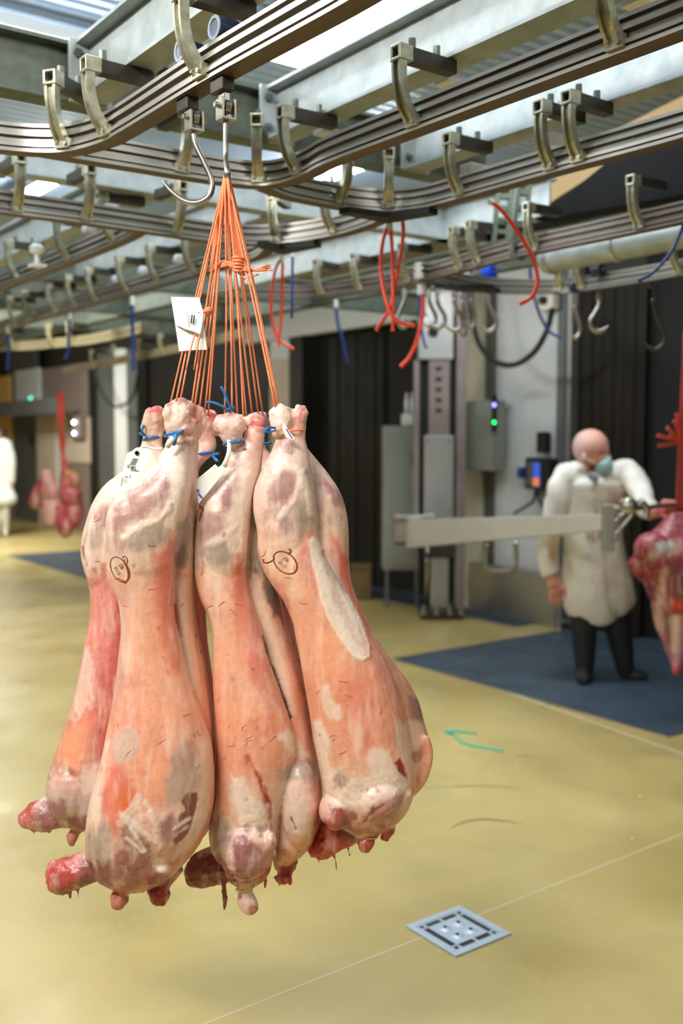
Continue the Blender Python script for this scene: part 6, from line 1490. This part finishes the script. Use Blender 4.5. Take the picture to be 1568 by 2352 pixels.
# blue and pale rollers on the far rail
for lb4, x, y, Y, rr2, m in (('bright blue roller on the far rail beside the orange cord', 1124, 624, 5.3, 0.034, 'blue_bright'), ('dark blue roller on the far rail near the right', 1372, 620, 5.1, 0.034, 'wheel'), ('pale roller left of the bright blue one', 1072, 626, 5.3, 0.03, 'white_p')):
    if m == 'blue_bright' and m not in M: M[m] = mat('bright_blue_roller', (20, 80, 230), 0.3)
    r = thing('rail_roller', P(x, y, Y), lb4, 'roller')
    MB().lathe(P(x, y, Y), (0.6, -0.7, 0), [(rr2 * .6, -0.03), (rr2, -0.026), (rr2, 0.026), (rr2 * .6, 0.03), (rr2 * .5, 0.022), (0.004, 0.022)], 18).build('tyre', M[m], r, smooth=True, auto=40)
    MB().lathe(P(x, y, Y), (0.6, -0.7, 0), [(0.008, -0.04), (0.008, 0.04)], 10).build('axle', M['steel'], r)

# switch wedges (black) under the merging rails
def wedge(label, poly, z):
    pts = [PZ(x, y, z) for x, y in poly]; n = len(pts)
    o = MB().add(pts + [p - Z * 0.02 for p in pts], [tuple(range(n)), tuple(range(2 * n - 1, n - 1, -1))] + [(i, (i + 1) % n, n + (i + 1) % n, n + i) for i in range(n)]).build('rail_switch', M['black'])
    tag(o, label, 'rail switch')
wedge('black switch plate under the curve of the pale rail', [(778, 478), (890, 500), (1005, 480), (985, 474), (890, 486), (800, 474)], ZR - 0.045)
wedge('black switch plate under the curve behind the empty hook', [(590, 556), (650, 574), (738, 556), (720, 550), (650, 562), (605, 552)], ZR - 0.045)
wedge('black switch plate under the far rail above the lift', [(1000, 652), (1060, 662), (1150, 664), (1130, 655), (1060, 652)], ZR - 0.05)

# perforated steel struts holding the far rail
def strut(label, x0, y0, x1, y1, Y, w):
    root = thing('perforated_strut', P(x0, y0, Y), label, 'strut')
    a, b = P(x0, y0, Y), P(x1, y1, Y); d = (b - a).normalized(); s = d.cross(Vector((0, 1, 0))).normalized()
    L = (b - a).length; hw = w / F * Y / 2
    for q in (-1, 1): MB().box((a + b) / 2 + s * (q * hw * 0.75), d, s, (0, 1, 0), L / 2, hw * 0.25, 0.02).build('side_rail', M['galv_dark'], root)
    n = 5
    for k in range(n + 1): MB().box(a.lerp(b, k / n), d, s, (0, 1, 0), L / n * 0.18, hw, 0.018).build('web', M['galv_dark'], root)
    return root
strut('perforated steel strut behind the orange cord, nearer one', 1205, 405, 1186, 590, 4.25, 34)
strut('perforated steel strut behind the orange cord, rear one', 1160, 425, 1148, 560, 4.5, 40)
# big silver pipe and dark panel at upper right
def PB(px, py, b):
    d = ray(px, py); return CAM + d * (b / d.dot(B))
a, b = PB(1255, 597, 3.75), PB(1720, 505, 3.75)
pr = thing('silver_pipe', a, 'large silver pipe running under the ceiling at the right', 'pipe')
MB().cyl(a, b, 0.066, 28).build('pipe_body', M['galv'], pr, smooth=True, auto=40)
for t in (0.03, 0.4, 0.8): MB().lathe(a.lerp(b, t), b - a, [(0.068, -0.015), (0.074, -0.01), (0.074, 0.01), (0.068, 0.015)], 28).build('pipe_clamp', M['brushed'], pr)
M['hood'] = mat('dark_hood', (16, 17, 17), 0.7, spec=0.08, var=0.2, vscale=3)
M['tan'] = mat('tan_board', (150, 124, 80), 0.6, var=0.15, vscale=3)
def board(name, label, poly, b, th, m, cat):
    """upright board parallel to the beams, b metres across from the camera"""
    pts = [PB(x, y, b) for x, y in poly]; n = len(pts)
    o = MB().add(pts + [p + B * th for p in pts], [tuple(range(n)), tuple(range(2 * n - 1, n - 1, -1))] + [(i, (i + 1) % n, n + (i + 1) % n, n + i) for i in range(n)]).build(name, M[m]); tag(o, label, cat)
board('dark_hood', 'dark sloping hood above the silver pipe at the right', [(1232, 506), (1568, 447), (1800, 400), (1800, 270), (1568, 326), (1421, 350), (1330, 424), (1232, 490)], 3.28, 0.12, 'hood', 'hood')
board('tan_board', 'tan board between the pale rail and the dark hood', [(1045, 480), (1240, 480), (1425, 360), (1800, 250), (1800, 90), (1568, 220), (1390, 310), (1180, 400)], 3.75, 0.04, 'tan', 'board')
# white junction boxes and clips on the cross bars
for lb5, x, y, Yb in (('white junction box behind the pale rail bracket', 1262, 325, 3.3), ('white junction box beside the curved pale rail', 1090, 395, 3.6), ('white clip on the middle bracket of the long rail', 1030, 190, 2.75), ('white clip on the bracket near the top right corner', 1470, 8, 2.3), ('white clip above the curve of the long rail', 750, 305, 3.1)):
    big = 'junction' in lb5
    o = MB().box(P(x, y, Yb), B, A, Z, 0.045 if big else 0.03, 0.03, 0.022 if big else 0.008).build('junction_box' if big else 'cable_clip', M['white_p'], None, bevel=0.004); tag(o, lb5, 'box' if big else 'clip')
for lb6, x, y, Yb in (('first blue-white sensor on the white-bracket rail', 268, 648, 5.6), ('second blue-white sensor on the white-bracket rail', 330, 628, 5.3), ('third blue-white sensor on the white-bracket rail', 412, 602, 5.0), ('blue-white sensor at the short bright rail', 205, 535, 4.3), ('blue-white sensor left of the short bright rail', 85, 580, 4.3)):
    root = thing('rail_sensor', P(x, y, Yb), lb6, 'sensor')
    MB().lathe(P(x, y, Yb), Z, [(0.012, -0.05), (0.012, -0.01), (0.03, 0), (0.032, 0.02), (0.02, 0.035)], 14).build('sensor_head', M['white_p'], root, smooth=True, auto=40)
    MB().box(P(x, y, Yb) - Z * 0.055, B, A, Z, 0.03, 0.03, 0.006).build('sensor_foot', M['white_p'], root)
